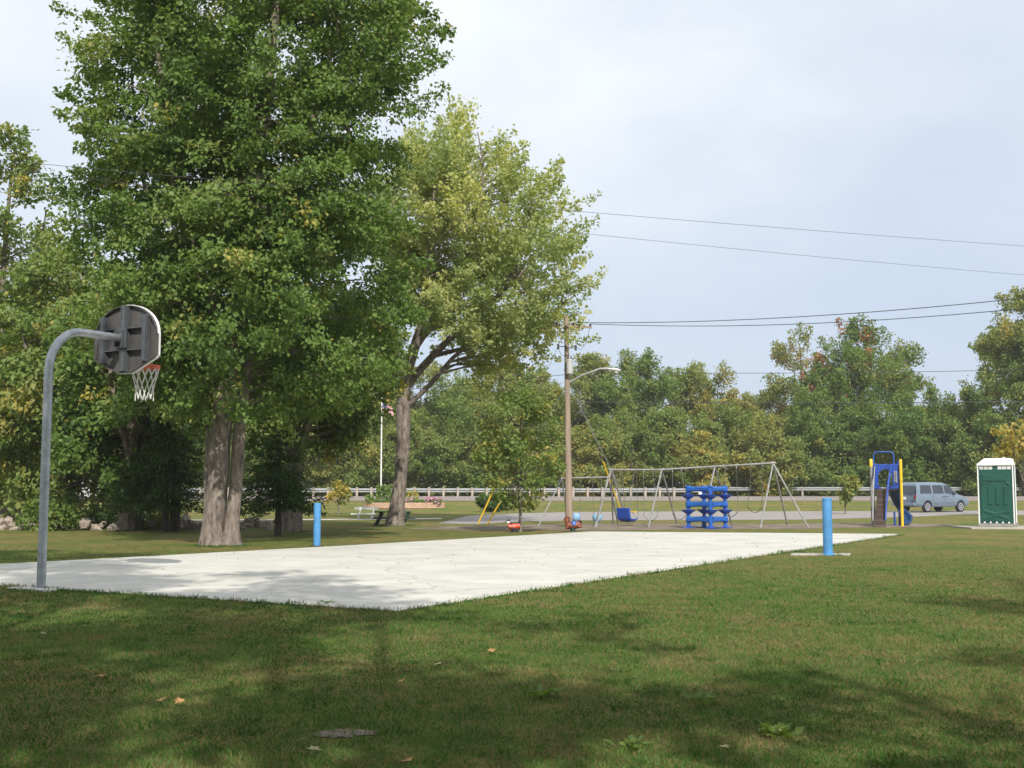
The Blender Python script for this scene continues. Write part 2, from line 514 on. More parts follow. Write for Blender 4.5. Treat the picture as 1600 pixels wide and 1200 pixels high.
# ------------------------------------------------------------------ foliage
def leaf_quads(P, D, N, L, W, fold=0.25):
    S = np.cross(D, N); S /= np.linalg.norm(S,axis=1,keepdims=True)+1e-9
    N2 = np.cross(S, D)
    mid = P+D*(L*0.45)[:,None]
    lift = N2*(W*fold)[:,None]
    V = np.empty((len(P),4,3), np.float32)
    V[:,0] = P
    V[:,1] = mid+S*(W*0.5)[:,None]+lift
    V[:,2] = P+D*L[:,None]
    V[:,3] = mid-S*(W*0.5)[:,None]+lift
    b = (np.arange(len(P))*4)[:,None]
    F = np.concatenate([b+np.array([[0,1,2]]), b+np.array([[0,2,3]])],1).reshape(-1,3)
    return V.reshape(-1,3), F
def unit(a): return a/(np.linalg.norm(a,axis=1,keepdims=True)+1e-9)
def leaf_object(name, P, D, N, L, W, tint, parent, m=None, fold=0.25):
    V, F = leaf_quads(P, D, N, L, W, fold)
    me = np_mesh(name, V, F, m or LEAF)
    a = me.attributes.new('tint', 'FLOAT', 'POINT')
    a.data.foreach_set('value', np.repeat(np.clip(tint,0,1).astype(np.float32),4))
    return link(name, me, parent)

def env_at(env, z):
    zz = [e[0] for e in env]
    return (np.interp(z, zz, [e[1] for e in env]), np.interp(z, zz, [e[2] for e in env]))

def crown_points(env, K, rs, clump=4, bias=0.42, lump=0.2, depth=1.0, spread=1.0):
    "cluster centres gathered in clumps inside an envelope of (z, centre x, radius)"
    z0, z1 = env[0][0], env[-1][0]
    M = max(4, K//clump)
    zc = np.linspace(z0, z1, 60)
    wt = env_at(env, zc)[1]**1.2+0.02
    wt /= wt.sum()
    z = rs.choice(zc, M, p=wt)+rs.uniform(-.5,.5,M)*(z1-z0)/60
    a = rs.uniform(0, 2*np.pi, M)
    xc, r = env_at(env, z)
    r = r*(1+lump*(rs.rand(M)*2-1))
    rr = r*(rs.rand(M)**bias)*0.94
    cen = np.stack([xc+np.cos(a)*rr, np.sin(a)*rr*depth, z],1)
    idx = rs.randint(0, M, K)
    sg = 0.16*np.median(wt*0+env_at(env, zc)[1])*spread
    c = cen[idx]+rs.normal(0,1,(K,3))*np.array([sg,sg*depth,sg*0.62])
    xc, r = env_at(env, c[:,2])
    d = c-np.stack([xc, 0*xc, c[:,2]],1)
    rad = np.linalg.norm(d/np.array([1,depth,1]),axis=1)
    lim = np.maximum(r*(1+lump*0.5), 0.12)
    k = np.minimum(1, lim/np.maximum(rad,1e-6))
    c[:,0] = xc+d[:,0]*k; c[:,1] = d[:,1]*k
    c[:,2] = np.clip(c[:,2], z0, z1+0.3)
    return c, idx

def crown_leaves(name, parent, c, idx, env, n, leaf, rs, spray=(0.7,0.22), up=0.25, tint=(0.35,0.06,0.06), yellow=0.03, ytint=0.82, narrow=0.85, droop=0.3, lm=None):
    K = len(c)
    zm = 0.5*(env[0][0]+env[-1][0])
    xc, r = env_at(env, c[:,2])
    out = c-np.stack([xc, 0*xc, 0.7*c[:,2]+0.3*zm],1)
    out = unit(out+1e-3)
    ax = unit(out+rs.normal(0,0.45,(K,3))+np.array([0,0,up]))
    N = K*n
    ci = np.repeat(np.arange(K), n)
    t = rs.rand(N)*1.15-0.25
    A = ax[ci]
    off = rs.normal(0,1,(N,3))*np.array([1,1,0.6])
    off -= A*(off*A).sum(1)[:,None]
    P = c[ci]+A*(t*spray[0])[:,None]+off*(spray[1]*(1.05-0.6*np.clip(t,0,1)))[:,None]
    P[:,2] = np.maximum(P[:,2], 0.05)
    D = unit(A*0.5+rs.normal(0,0.6,(N,3))+np.array([0,0,-droop]))
    Nn = unit(rs.normal(0,0.55,(N,3))+np.array([0,0,0.75])+out[ci]*0.55)
    L = leaf*rs.uniform(0.55,1.4,N)*rs.uniform(0.85,1.15,K)[ci]
    W = L*narrow*rs.uniform(0.8,1.15,N)
    cm = rs.normal(0,tint[1],idx.max()+1)
    T = tint[0]+cm[idx][ci]+rs.normal(0,tint[1]*0.6,K)[ci]+rs.normal(0,tint[2],N)
    ye = rs.rand(K) < yellow
    T = np.where(ye[ci] & (rs.rand(N) < 0.7), ytint+rs.normal(0,0.03,N), T)
    single = rs.rand(N) < yellow*0.35
    T = np.where(single, ytint, T)
    if ytint < 0.95: T = np.minimum(T, 0.87)
    return leaf_object(name, P, D, Nn, L, W, T, parent, lm)

def limb_paths(c, leaders, rs, count, rmax=0.05):
    "curved limbs from leader points towards chosen clusters"
    out = []
    pick = rs.choice(len(c), min(count, len(c)), replace=False)
    for k in pick:
        tgt = Vector(c[k])
        best = None
        for path, rad in leaders:
            for i in range(1, len(path)):
                for f in (0.0, 0.3, 0.55, 0.8):
                    p = Vector(path[i-1]).lerp(Vector(path[i]), f)
                    if p.z > tgt.z-0.12*(Vector((p.x,p.y,0))-Vector((tgt.x,tgt.y,0))).length: continue
                    d = (p-tgt).length+0.3*abs(p.z-tgt.z)
                    rr = rad[i]
                    if best is None or d < best[0]: best = (d, p, rr)
        if best is None: continue
        p, rr = best[1], best[2]
        ln = (tgt-p).length
        m1 = p.lerp(tgt, 0.4)+Vector((rs.normal(0,.05)*ln, rs.normal(0,.05)*ln, 0.06*ln))
        m2 = p.lerp(tgt, 0.75)+Vector((rs.normal(0,.05)*ln, rs.normal(0,.05)*ln, 0.05*ln))
        r0 = min(rmax, rr*0.6, 0.012+0.018*ln)
        out.append(([p, m1, m2, tgt], [r0, r0*0.7, r0*0.45, r0*0.2]))
    return out

def smooth_path(path, rad, k=4):
    "Catmull-Rom refinement"
    P = [Vector(p) for p in path]
    o, r = [], []
    for i in range(len(P)-1):
        p0, p1, p2, p3 = P[max(i-1,0)], P[i], P[i+1], P[min(i+2,len(P)-1)]
        for j in range(k):
            t = j/k
            o.append(0.5*((2*p1)+(p2-p0)*t+(2*p0-5*p1+4*p2-p3)*t*t+(3*p1-p0-3*p2+p3)*t**3))
            r.append(rad[i]*(1-t)+rad[i+1]*t)
    o.append(P[-1]); r.append(rad[-1])
    return o, r

def tree(name, label, loc, leaders, env, K=120, n=50, leaf=0.3, tint=(0.35,0.06,0.06), limbs=30, seed=1, cat='tree', group=None,
         spray=(0.8,0.3), up=0.25, yellow=0.03, ytint=0.82, bark=None, clump=4, bias=0.42, lump=0.2, depth=1.0, narrow=0.75, rmax=0.05, nseg=10, droop=0.3, spread=1.0, trunk_jit=0.06, cut=None, lm=None):
    rs = np.random.RandomState(seed)
    o = thing(name, label, cat, loc, 0, group)
    c, idx = crown_points(env, K, rs, clump, bias, lump, depth, spread)
    if cut:
        kp = ~cut(c)
        c, idx = c[kp], idx[kp]
    mb = MB()
    L2 = [smooth_path(p, r) for p, r in leaders]
    for i, (p, r) in enumerate(L2): mb.tube(p, r, nseg, jit=trunk_jit, seed=seed+i)
    for p, r in limb_paths(c, L2, rs, limbs, rmax): mb.tube(p, r, 5, cap=False)
    mb.build('trunk', bark or BARK, o, smooth=True)
    crown_leaves('crown', o, c, idx, env, n, leaf, rs, spray, up, tint, yellow, ytint, narrow, droop, lm)
    return o

def auto_tree(name, label, loc, h, rad, zb, tr, seed, shape='round', lean=0.0, **kw):
    rs = random.Random(seed)
    top = h*0.93
    lead = [([(0,0,-0.05),(lean*.1*h+rs.uniform(-.05,.05)*rad,0,h*0.25),(lean*.4*h+rs.uniform(-.1,.1)*rad,rs.uniform(-.1,.1)*rad,h*0.55),(lean*h,0,top)],
             [tr*1.25,tr*0.9,tr*0.55,tr*0.12])]
    for k in range(2):
        a = rs.uniform(0,6.28)
        lead.append(([(lean*.1*h,0,h*0.27),(math.cos(a)*rad*.3,math.sin(a)*rad*.3,h*0.5),(math.cos(a)*rad*.55+lean*h,math.sin(a)*rad*.55,h*0.8)],[tr*.55,tr*.35,tr*.1]))
    prof = {'round': [(0,.45),(.12,.8),(.35,1),(.6,.95),(.8,.7),(.93,.4),(1,.1)],
            'oval': [(0,.5),(.15,.85),(.4,1),(.65,.8),(.85,.5),(1,.12)],
            'tall': [(0,.6),(.2,.9),(.45,1),(.65,.85),(.8,.62),(.92,.38),(1,.08)],
            'cone': [(0,1),(.1,1),(.35,.75),(.6,.48),(.85,.2),(1,.03)],
            'wide': [(0,.7),(.2,1),(.5,1),(.75,.8),(.9,.5),(1,.2)]}[shape]
    env = [(zb+f*(h-zb), lean*(zb+f*(h-zb)), max(.05,g*rad)) for f, g in prof]
    return tree(name, label, loc, lead, env, seed=seed, **kw)

# --- the big twin-trunk maple
TB = gp(345,853)
s = TB.y/FPX
def bx(px): return (px-345)*s
def bz(py): return CH+(760-py)*s
ENV1 = [(bz(655),bx(380),.9),(bz(620),bx(390),2.2),(bz(570),bx(375),3.1),(bz(505),bx(362),3.8),(bz(402),bx(362),3.9),(bz(300),bx(362),3.75),
        (bz(200),bx(374),3.85),(bz(100),bx(390),4.15),(bz(0),bx(388),3.9),(15.5,bx(385),2.9),(17.5,bx(385),1.0)]
LEAD1 = [([(-.20,0,-.05),(-.20,0,.2),(-.19,0,.6),(-.11,0,1.45),(-.04,0,3.3),(.15,.1,5.2),(.42,.0,7.1),(.93,-.1,11.3),(1.15,0,14.5),(1.2,0,17)],[.40,.30,.262,.25,.262,.25,.22,.15,.08,.03]),
         ([(.25,.03,-.05),(.25,.03,.2),(.25,.04,.6),(.325,.05,1.45),(.41,.1,3.3),(.66,.4,5.4),(1.2,.8,8.5),(2.2,1.0,12.0),(2.6,1,14.8)],[.31,.23,.18,.158,.152,.145,.12,.08,.03]),
         ([(-.34,.10,-.05),(-.38,.12,.5),(-.43,.12,1.5),(-.48,.2,3.3),(-1.2,.3,6.0),(-2.3,.2,9.5),(-2.6,0,13)],[.14,.075,.06,.065,.06,.05,.02]),
         ([(.12,-.05,4.9),(-.6,-.8,7.0),(-1.2,-1.5,10),(-1.4,-1.8,13.5)],[.16,.12,.08,.03]),
         ([(.5,.3,5.0),(1.4,-.7,6.5),(2.5,-1.2,8.3),(3.2,-1.3,10)],[.13,.10,.06,.03]),
         ([(.2,.2,4.4),(.3,1.5,6.5),(.2,2.4,9.5),(.3,2.6,13)],[.14,.10,.07,.03])]
tree('maple_tree', 'largest dark green maple with a thick twin trunk beside the concrete court', (TB.x,TB.y,0), LEAD1, ENV1, K=2050, n=105, leaf=0.115,
     tint=(0.43,0.06,0.06), limbs=170, seed=11, spray=(0.75,0.20), up=0.05, yellow=0.03, ytint=0.76, clump=5, bias=0.47, lump=0.18, rmax=0.04, nseg=16, droop=0.35, spread=0.8, trunk_jit=0.055)
# --- the paler leaning maple
T2 = gp(617,822)
s2 = T2.y/FPX
def cx(px): return (px-617)*s2
def cz(py): return CH+(760-py)*s2
ENV2 = [(cz(575),cx(745),1.0),(cz(545),cx(735),3.2),(cz(500),cx(738),3.75),(cz(400),cx(735),4.1),(cz(350),cx(730),4.1),(cz(300),cx(718),3.75),
        (cz(262),cx(722),2.8),(cz(230),cx(714),2.1),(cz(208),cx(712),1.2),(cz(195),cx(712),.5)]
LEAD2 = [([(0,0,-.05),(.0,0,.15),(.07,0,.75),(.19,0,1.9),(.27,0,3.1),(.26,0,4.25),(.28,0,5.3)],[.46,.36,.28,.235,.245,.27,.25]),
         ([(.30,0,5.2),(.75,-.1,6.7),(1.75,-.2,7.9),(2.7,-.1,9.9),(3.2,0,13),(3.0,0,14.8)],[.20,.16,.13,.09,.05,.02]),
         ([(.28,0,5.0),(1.0,.5,6.0),(2.2,.9,7.3),(4.2,.9,9.1),(5.7,.6,10.6)],[.16,.14,.12,.07,.02]),
         ([(.25,0,4.9),(-.2,.1,5.8),(-.45,.2,6.8),(-.6,.2,8.5),(-.4,.3,10.5)],[.13,.11,.09,.06,.02]),
         ([(.3,0,5.2),(.6,.9,7),(1.2,1.6,9),(1.6,2,12)],[.14,.11,.08,.03]),
         ([(.3,-.1,5.1),(.9,-.9,6.8),(1.2,-1.7,9),(1.5,-2,12)],[.13,.1,.07,.03]),
         ([(.3,0,4.3),(1.3,-.3,5.2),(2.4,-.5,6.4),(3.8,-.6,7.0)],[.11,.09,.07,.02])]
tree('maple_tree', 'pale yellow-green maple with a leaning grey trunk rising beside the picnic table', (T2.x,T2.y,0), LEAD2, ENV2, K=800, n=95, leaf=0.14, cut=lambda c: (c[:,2] < 7.4) & (c[:,0] < 2.6) & (c[:,2] < 7.9-0.42*c[:,0]) & (np.arange(len(c))%10 < 7),
     tint=(0.58,0.08,0.07), lm=PALELEAF, limbs=150, seed=23, spray=(1.25,0.17), up=0.8, yellow=0.02, ytint=0.76, clump=5, bias=0.45, lump=0.16, rmax=0.08, nseg=16, droop=0.0, spread=0.75, trunk_jit=0.055)

# --- trees at left
def lt(name, label, px, d, ytop, ybot, wpx, trunk_r, seed, shape='round', **kw):
    sc = d/FPX
    p = pt(px, d, 0.0)
    return auto_tree(name, label, (p.x,p.y,float(gz(d))), CH+(760-ytop)*sc-float(gz(d)), wpx*sc/2, max(0.2,CH+(760-ybot)*sc-float(gz(d))), trunk_r, seed, shape, **kw)
lt('poplar_tree', 'tall pale green tree cut by the left edge, its sparse top against the sky', -2, 50, 185, 770, 215, .28, 31, 'oval', K=430, n=70, leaf=.2, tint=(.60,.06,.06), up=.6, spray=(.9,.25), limbs=90)
lt('broadleaf_tree', 'olive yellow-green low-branching tree behind the hoop pole', 95, 43, 405, 778, 290, .25, 32, 'round', K=520, n=80, leaf=.18, tint=(.58,.07,.07), yellow=.05, up=0, droop=.6, limbs=110, spread=.8)
lt('broadleaf_tree', 'twin dark-trunked green tree left of the maple, behind the backboard', 200, 38.5, 420, 760, 210, .26, 33, 'round', K=330, n=80, leaf=.17, tint=(.38,.06,.06), yellow=.04, limbs=80)
mbt = MB()
o = thing('tree_stem', 'slender dark tree trunk leaning beside the twin dark-trunked tree', 'tree', pt(214,38.6,0))
p, r = smooth_path([(0,0,-.05),(.02,0,1.2),(.1,.2,3),(.3,.4,6)],[.24,.19,.16,.06]); mbt.tube(p, r, 10, jit=.08); mbt.build('trunk', BARK_DARK, o, smooth=True)
lt('bush', 'leafy sapling bush in front of the rubble row beside the hoop pole', 78, 38.2, 790, 836, 38, .03, 34, 'round', K=40, n=50, leaf=.12, tint=(.42,.06,.06), limbs=20)
lt('bush', 'thin yellowish sapling between the dark trunks and the rubble row', 232, 39.5, 772, 830, 45, .03, 35, 'oval', K=30, n=40, leaf=.12, tint=(.62,.06,.06), limbs=14)
lt('bush', 'small green bush growing among the pale rocks right of the hoop pole', 150, 40.5, 800, 828, 42, .03, 36, 'round', K=24, n=45, leaf=.12, tint=(.5,.06,.06), limbs=14)
o = thing('broadleaf_tree', 'reddish-trunked tree at far left edge beside the parked car', 'tree', pt(18,52,0))
mbt = MB(); p, r = smooth_path([(0,0,-.05),(0,0,.4),(.05,0,1.6),(.2,.2,4),(.3,.3,8)],[.48,.36,.28,.24,.12]); mbt.tube(p, r, 12, jit=.08); mbt.build('trunk', BARK, o, smooth=True)
rs = np.random.RandomState(9); e = [(2.6,.2,2.2),(4.5,.2,3.6),(7,.2,3.4),(9.5,.2,2)]
c, ix = crown_points(e, 160, rs); crown_leaves('crown', o, c, ix, e, 70, .22, rs, tint=(.52,.07,.07))
# spruces
def spruce(label, px, d, ytop, ybot, wpx, seed, stems=1):
    sc = d/FPX
    p = pt(px, d, 0)
    h = CH+(760-ytop)*sc; zb = CH+(760-ybot)*sc; rad = wpx*sc/2
    rs = np.random.RandomState(seed)
    o = thing('spruce_tree', label, 'tree', (p.x,p.y,0))
    mb = MB()
    mb.tube([(0,0,-.05),(0,0,h*.3),(0,0,h*.97)],[.11,.08,.015],8,jit=.08)
    for k in range(stems-1): mb.tube([(.2+.17*k,.1,-.05),(.2+.16*k,.1,h*.3),(.1,.05,h*.8)],[.10,.08,.02],8,jit=.08,seed=k)
    P, D, N = [], [], []
    for z in np.arange(zb+.15, h*.98, 0.20):
        f = (h-z)/(h-zb); L = rad*(f**.75)*1.05
        for k in range(int(7+5*f)):
            a = rs.uniform(0,6.28); l = L*rs.uniform(.55,1.25)
            dirv = np.array([math.cos(a), math.sin(a), 0])
            mb.tube([(0,0,z),tuple(dirv*l*.5+np.array([0,0,z-.08*l])),tuple(dirv*l+np.array([0,0,z-.22*l]))],[.018,.012,.004],4,cap=False)
            m = int(26+70*f*l)
            t = rs.rand(m)**.7
            side = rs.normal(0,.09+.10*l*(1-t)[:,None],(m,3))*np.array([1,1,.35])
            base = dirv[None]*(l*t)[:,None]+np.array([0,0,z])+np.array([0,0,-.22*l])*(t**1.5)[:,None]
            P.append(base+side); D.append(unit(dirv[None]*.8+rs.normal(0,.5,(m,3))+np.array([0,0,-.25]))); N.append(rs.normal(0,.5,(m,3))+np.array([0,0,1]))
    P, D, N = np.concatenate(P), np.concatenate(D), unit(np.concatenate(N))
    n = len(P)
    mb.build('trunk', BARK_DARK, o, smooth=True)
    leaf_object('crown', P, D, N, rs.uniform(.10,.2,n), rs.uniform(.03,.06,n), rs.normal(.17,.06,n), o)
spruce('dark spruce with three slim stems in front of the rubble row', 258, 37.2, 610, 792, 150, 51, 3)
spruce('dark drooping spruce right of the twin maple trunk, before the thick grey trunk', 434, 34.2, 655, 794, 150, 52)
o = lt('broadleaf_tree', 'shady green tree with a thick grey trunk right behind the small spruce', 455, 37, 440, 690, 280, .30, 53, 'round', K=430, n=75, leaf=.16, tint=(.42,.07,.06), yellow=.05, limbs=110, lean=.05)
# young trees
lt('young_tree', 'young round-crowned green tree on a slim stem left of the utility pole', 813, 37, 600, 782, 128, .045, 61, 'oval', K=170, n=50, leaf=.11, tint=(.56,.06,.06), limbs=70, yellow=.03, spray=(.4,.16), lump=.12)
lt('young_tree', 'tiny yellow-leaved sapling on the lawn behind the left blue post', 528, 60, 757, 782, 36, .035, 62, 'wide', K=34, n=26, leaf=.16, tint=(.74,.05,.05), limbs=14, spray=(.4,.15))
lt('young_tree', 'slim yellow sapling behind the swing set, left of the slide', 1321, 61, 724, 776, 30, .04, 63, 'oval', K=40, n=28, leaf=.17, tint=(.70,.06,.06), limbs=14, spray=(.45,.13))
lt('bush', 'round dark green shrub behind the two yellow guy guards', 764, 66, 766, 803, 38, .05, 64, 'round', K=70, n=40, leaf=.14, tint=(.28,.05,.05), limbs=10, lump=.05, spray=(.3,.12))
lt('bush', 'brownish green shrub right of the round dark shrub', 784, 69, 768, 798, 26, .04, 65, 'round', K=34, n=36, leaf=.14, tint=(.55,.1,.08), limbs=8, spray=(.3,.12))
# yellow branch tree at right edge
lt('young_tree', 'small tree with yellow and orange leaves at the right edge behind the toilet', 1606, 55, 648, 705, 74, .07, 66, 'wide', K=55, n=45, leaf=.2, tint=(.82,.04,.05), limbs=30, yellow=.0, up=-.1, droop=.5)

# --- woods beyond the highway
W = [  # px, ytop, d, width px, tint, K, shape, label, seed extras
 (-40,480,112,170,.50,150,'round','leafy tree of the far woods beyond the left edge, behind the pale tall tree'),
 (60,520,116,150,.45,140,'round','mid green far tree glimpsed behind the hoop pole'),
 (170,500,114,150,.50,140,'round','olive far tree glimpsed behind the backboard'),
 (300,520,116,150,.42,140,'round','dark green far tree hidden behind the twin maple trunk'),
 (400,540,114,140,.52,140,'round','yellow-green far tree behind the small spruce'),
 (505,560,110,140,.62,170,'round','yellow-green tree of the woods left of the flagpole'),
 (575,570,116,120,.50,150,'oval','green tree of the woods right behind the flag'),
 (655,560,112,140,.48,170,'round','green tree of the woods just right of the leaning maple trunk'),
 (725,575,118,120,.40,150,'round','dense green tree of the woods above the flower bed'),
 (790,560,114,130,.56,170,'round','light green tree of the woods rising behind the young round tree'),
 (850,573,120,110,.46,150,'oval','green tree of the woods left of the pole transformer'),
 (925,556,116,110,.54,160,'wide','rounded olive tree of the woods right under the street lamp'),
 (996,541,113,92,.34,150,'wide','dark green round-topped tree right of the street lamp head'),
 (1070,552,120,90,.50,90,'tall','sparse grey-green tree with thin top twigs in the woods'),
 (1125,566,116,80,.66,110,'oval','yellowish autumn tree of the woods behind the swing beam'),
 (1195,600,118,110,.52,130,'round','low olive tree of the woods left of the tall red-tipped group'),
 (1256,503,114,88,.58,70,'tall','thin sparse tree with a pinkish red top in the woods'),
 (1338,488,111,130,.33,190,'tall','tallest dark green tree with red patches behind the slide'),
 (1410,524,117,88,.50,85,'tall','airy pale green tree right of the tallest red-patched tree'),
 (1482,608,115,110,.50,140,'round','low green tree of the woods behind the minivan'),
 (1552,520,110,60,.48,50,'oval','thin-stemmed sparse tree with open crown near the right edge'),
 (1622,430,100,130,.52,190,'tall','tall green tree cut by the right edge above the toilet'),
 (1720,470,108,150,.45,140,'round','green far tree beyond the right edge of the view'),
]
for k, (px, yt, d, wp, ti, K, sh, lb) in enumerate(W):
    yt += 22
    red = 'red' in lb.split() or 'red-tipped' in lb or 'red-patched' in lb
    red = k in (16, 17)
    sparse = k in (13, 16, 18, 20)
    lt('woodland_tree', lb, px, d, yt, 660 if sparse else 740, wp*(1.1 if sparse else 1.4), .2, 100+k, sh, K=int(K*(1.2 if sparse else 1.6)), n=(100 if sparse else 150), leaf=.225, tint=(ti*.75+.25,.06,.08), group='trees of the woods beyond the highway',
       limbs=(40 if sparse else 22), spray=(1.5,.36), up=1.0, yellow=(.05 if red else .012), ytint=(.985 if red else .82), bark=BARK_DARK, clump=4, lump=.22, nseg=6, droop=.1)
F = [  # front rank, lower
 (-10,650,101,150,.45,'lower leafy tree of the woods at the far left edge behind the pole'),
 (120,655,103,140,.52,'lower olive tree of the woods behind the hoop pole and rocks'),
 (330,650,102,160,.40,'lower dark tree of the woods hidden behind the maple trunks'),
 (470,640,101,110,.52,'lower green tree of the woods behind the thick grey trunk'),
 (530,628,103,110,.64,'bushy yellow-green tree above the tiny sapling, behind the rail'),
 (600,650,100,90,.50,'bushy green tree behind the flagpole foot and the rail'),
 (672,640,102,100,.44,'bushy dark green tree behind the rail, right of the leaning trunk'),
 (735,620,104,110,.50,'bushy green tree behind the rail, above the round shrub'),
 (850,602,101,90,.62,'bushy tree with orange-tinged top left of the utility pole'),
 (930,668,98,80,.64,'bright yellow small tree behind the rail, right of the utility pole'),
 (985,640,102,100,.56,'bushy olive tree behind the rail, above the blue chair swing'),
 (1045,650,100,90,.50,'bushy green tree behind the rail and the second swing frame'),
 (1092,690,98,60,.70,'small orange-brown tree behind the rail above the blue climber'),
 (1135,640,103,100,.52,'bushy green tree behind the rail, right of the blue climber'),
 (1195,655,100,80,.60,'bushy yellow-olive tree under the right end of the swing beam'),
 (1255,620,103,100,.42,'bushy green tree behind the rail, left of the slim yellow sapling'),
 (1320,600,104,110,.34,'bushy dark green tree behind the rail, left of the slide hoop'),
 (1395,610,102,110,.30,'bushy very dark tree behind the rail, right of the slide'),
 (1462,625,103,100,.38,'bushy dark tree behind the rail, above the minivan roof'),
 (1530,620,101,100,.42,'bushy green tree behind the rail, left of the toilet roof'),
 (1600,560,99,110,.40,'bushy dark green tree behind the toilet at the right edge'),
]
for k, (px, yt, d, wp, ti, lb) in enumerate(F):
    lt('woodland_tree', lb, px, d, yt, 772, wp*1.15, .13, 200+k, 'tall' if k%3 else 'round', K=170, n=140, leaf=.195, tint=(ti*.8+.19,.06,.07), group='trees of the woods beyond the highway',
       limbs=16, spray=(1.2,.34), up=.8, yellow=.015, ytint=.78, bark=BARK_DARK, clump=4, lump=.22, nseg=6, droop=.1)
def mass(name, label, x0, x1, y0, y1, z0, z1, n, leaf, ti, seed):
    rs = np.random.RandomState(seed)
    x = rs.uniform(x0,x1,n); y = rs.uniform(y0,y1,n)
    top = z0+(z1-z0)*(0.45+0.55*vnoise(x,y,4.5,seed+1))
    z = z0+(top-z0)*rs.rand(n)**.8
    P = np.stack([x,y,z],1)
    T = ti+0.16*(vnoise(x,z,3.0,seed+2)-.5)*2+rs.normal(0,.05,n)
    o = leaf_object(name, P, unit(rs.normal(0,.7,(n,3))+np.array([0,-.2,.1])), unit(rs.normal(0,.6,(n,3))+np.array([0,-.6,.6])), leaf*rs.uniform(.7,1.3,n), leaf*rs.uniform(.5,1,n), T, None)
    tag(o, label, 'undergrowth', kind='stuff')
mass('undergrowth', 'tangled low undergrowth along the foot of the woods behind the guard rail', -62, 62, 100, 106, .5, 4.6, 42000, .24, .47, 71)
mass('woodland', 'dense dark interior of the far woods filling in behind the trees', -75, 75, 119, 130, .5, 9.5, 60000, .40, .38, 72)
# --- trees behind the viewpoint, whose shade falls on the front lawn
def shade(label, x, y, h, rad, zb, seed, K=150, tr=.3):
    return auto_tree('shade_tree', label, (x,y,0), h, rad, zb, tr, seed, 'round', K=K, n=44, leaf=.2, tint=(.4,.06,.06), limbs=50, clump=9, lump=.25, spray=(.8,.28), spread=.85)
shade('shade tree behind the viewpoint, left, shading the bottom left of the lawn', -5.0, -4.0, 11.5, 4.0, 3.4, 301, 140)
shade('shade tree behind the viewpoint whose trunk shadow crosses the left lawn', 0.5, -3.0, 15.0, 4.0, 7.6, 302, 135, .2)
shade('shade tree left of the viewpoint shading the near end of the court', -3.6, 1.0, 15.5, 3.9, 6.0, 306, 230, .2)
shade('shade tree behind the viewpoint, right, shading the bottom right of the lawn', 5.0, -4.5, 12.5, 4.4, 3.4, 303, 195)
shade('tall shade tree left of the viewpoint shading the hoop end of the court', -6.6, 4.0, 17.5, 3.7, 7.6, 307, 190, .2)
shade('tall shade tree farther behind the viewpoint at right', 11.5, -1.5, 16, 4.6, 6.0, 304, 150)
shade('tall shade tree at the right of the viewpoint shading the right lawn', 18.5, 4.0, 17.5, 4.2, 7.0, 305, 170)

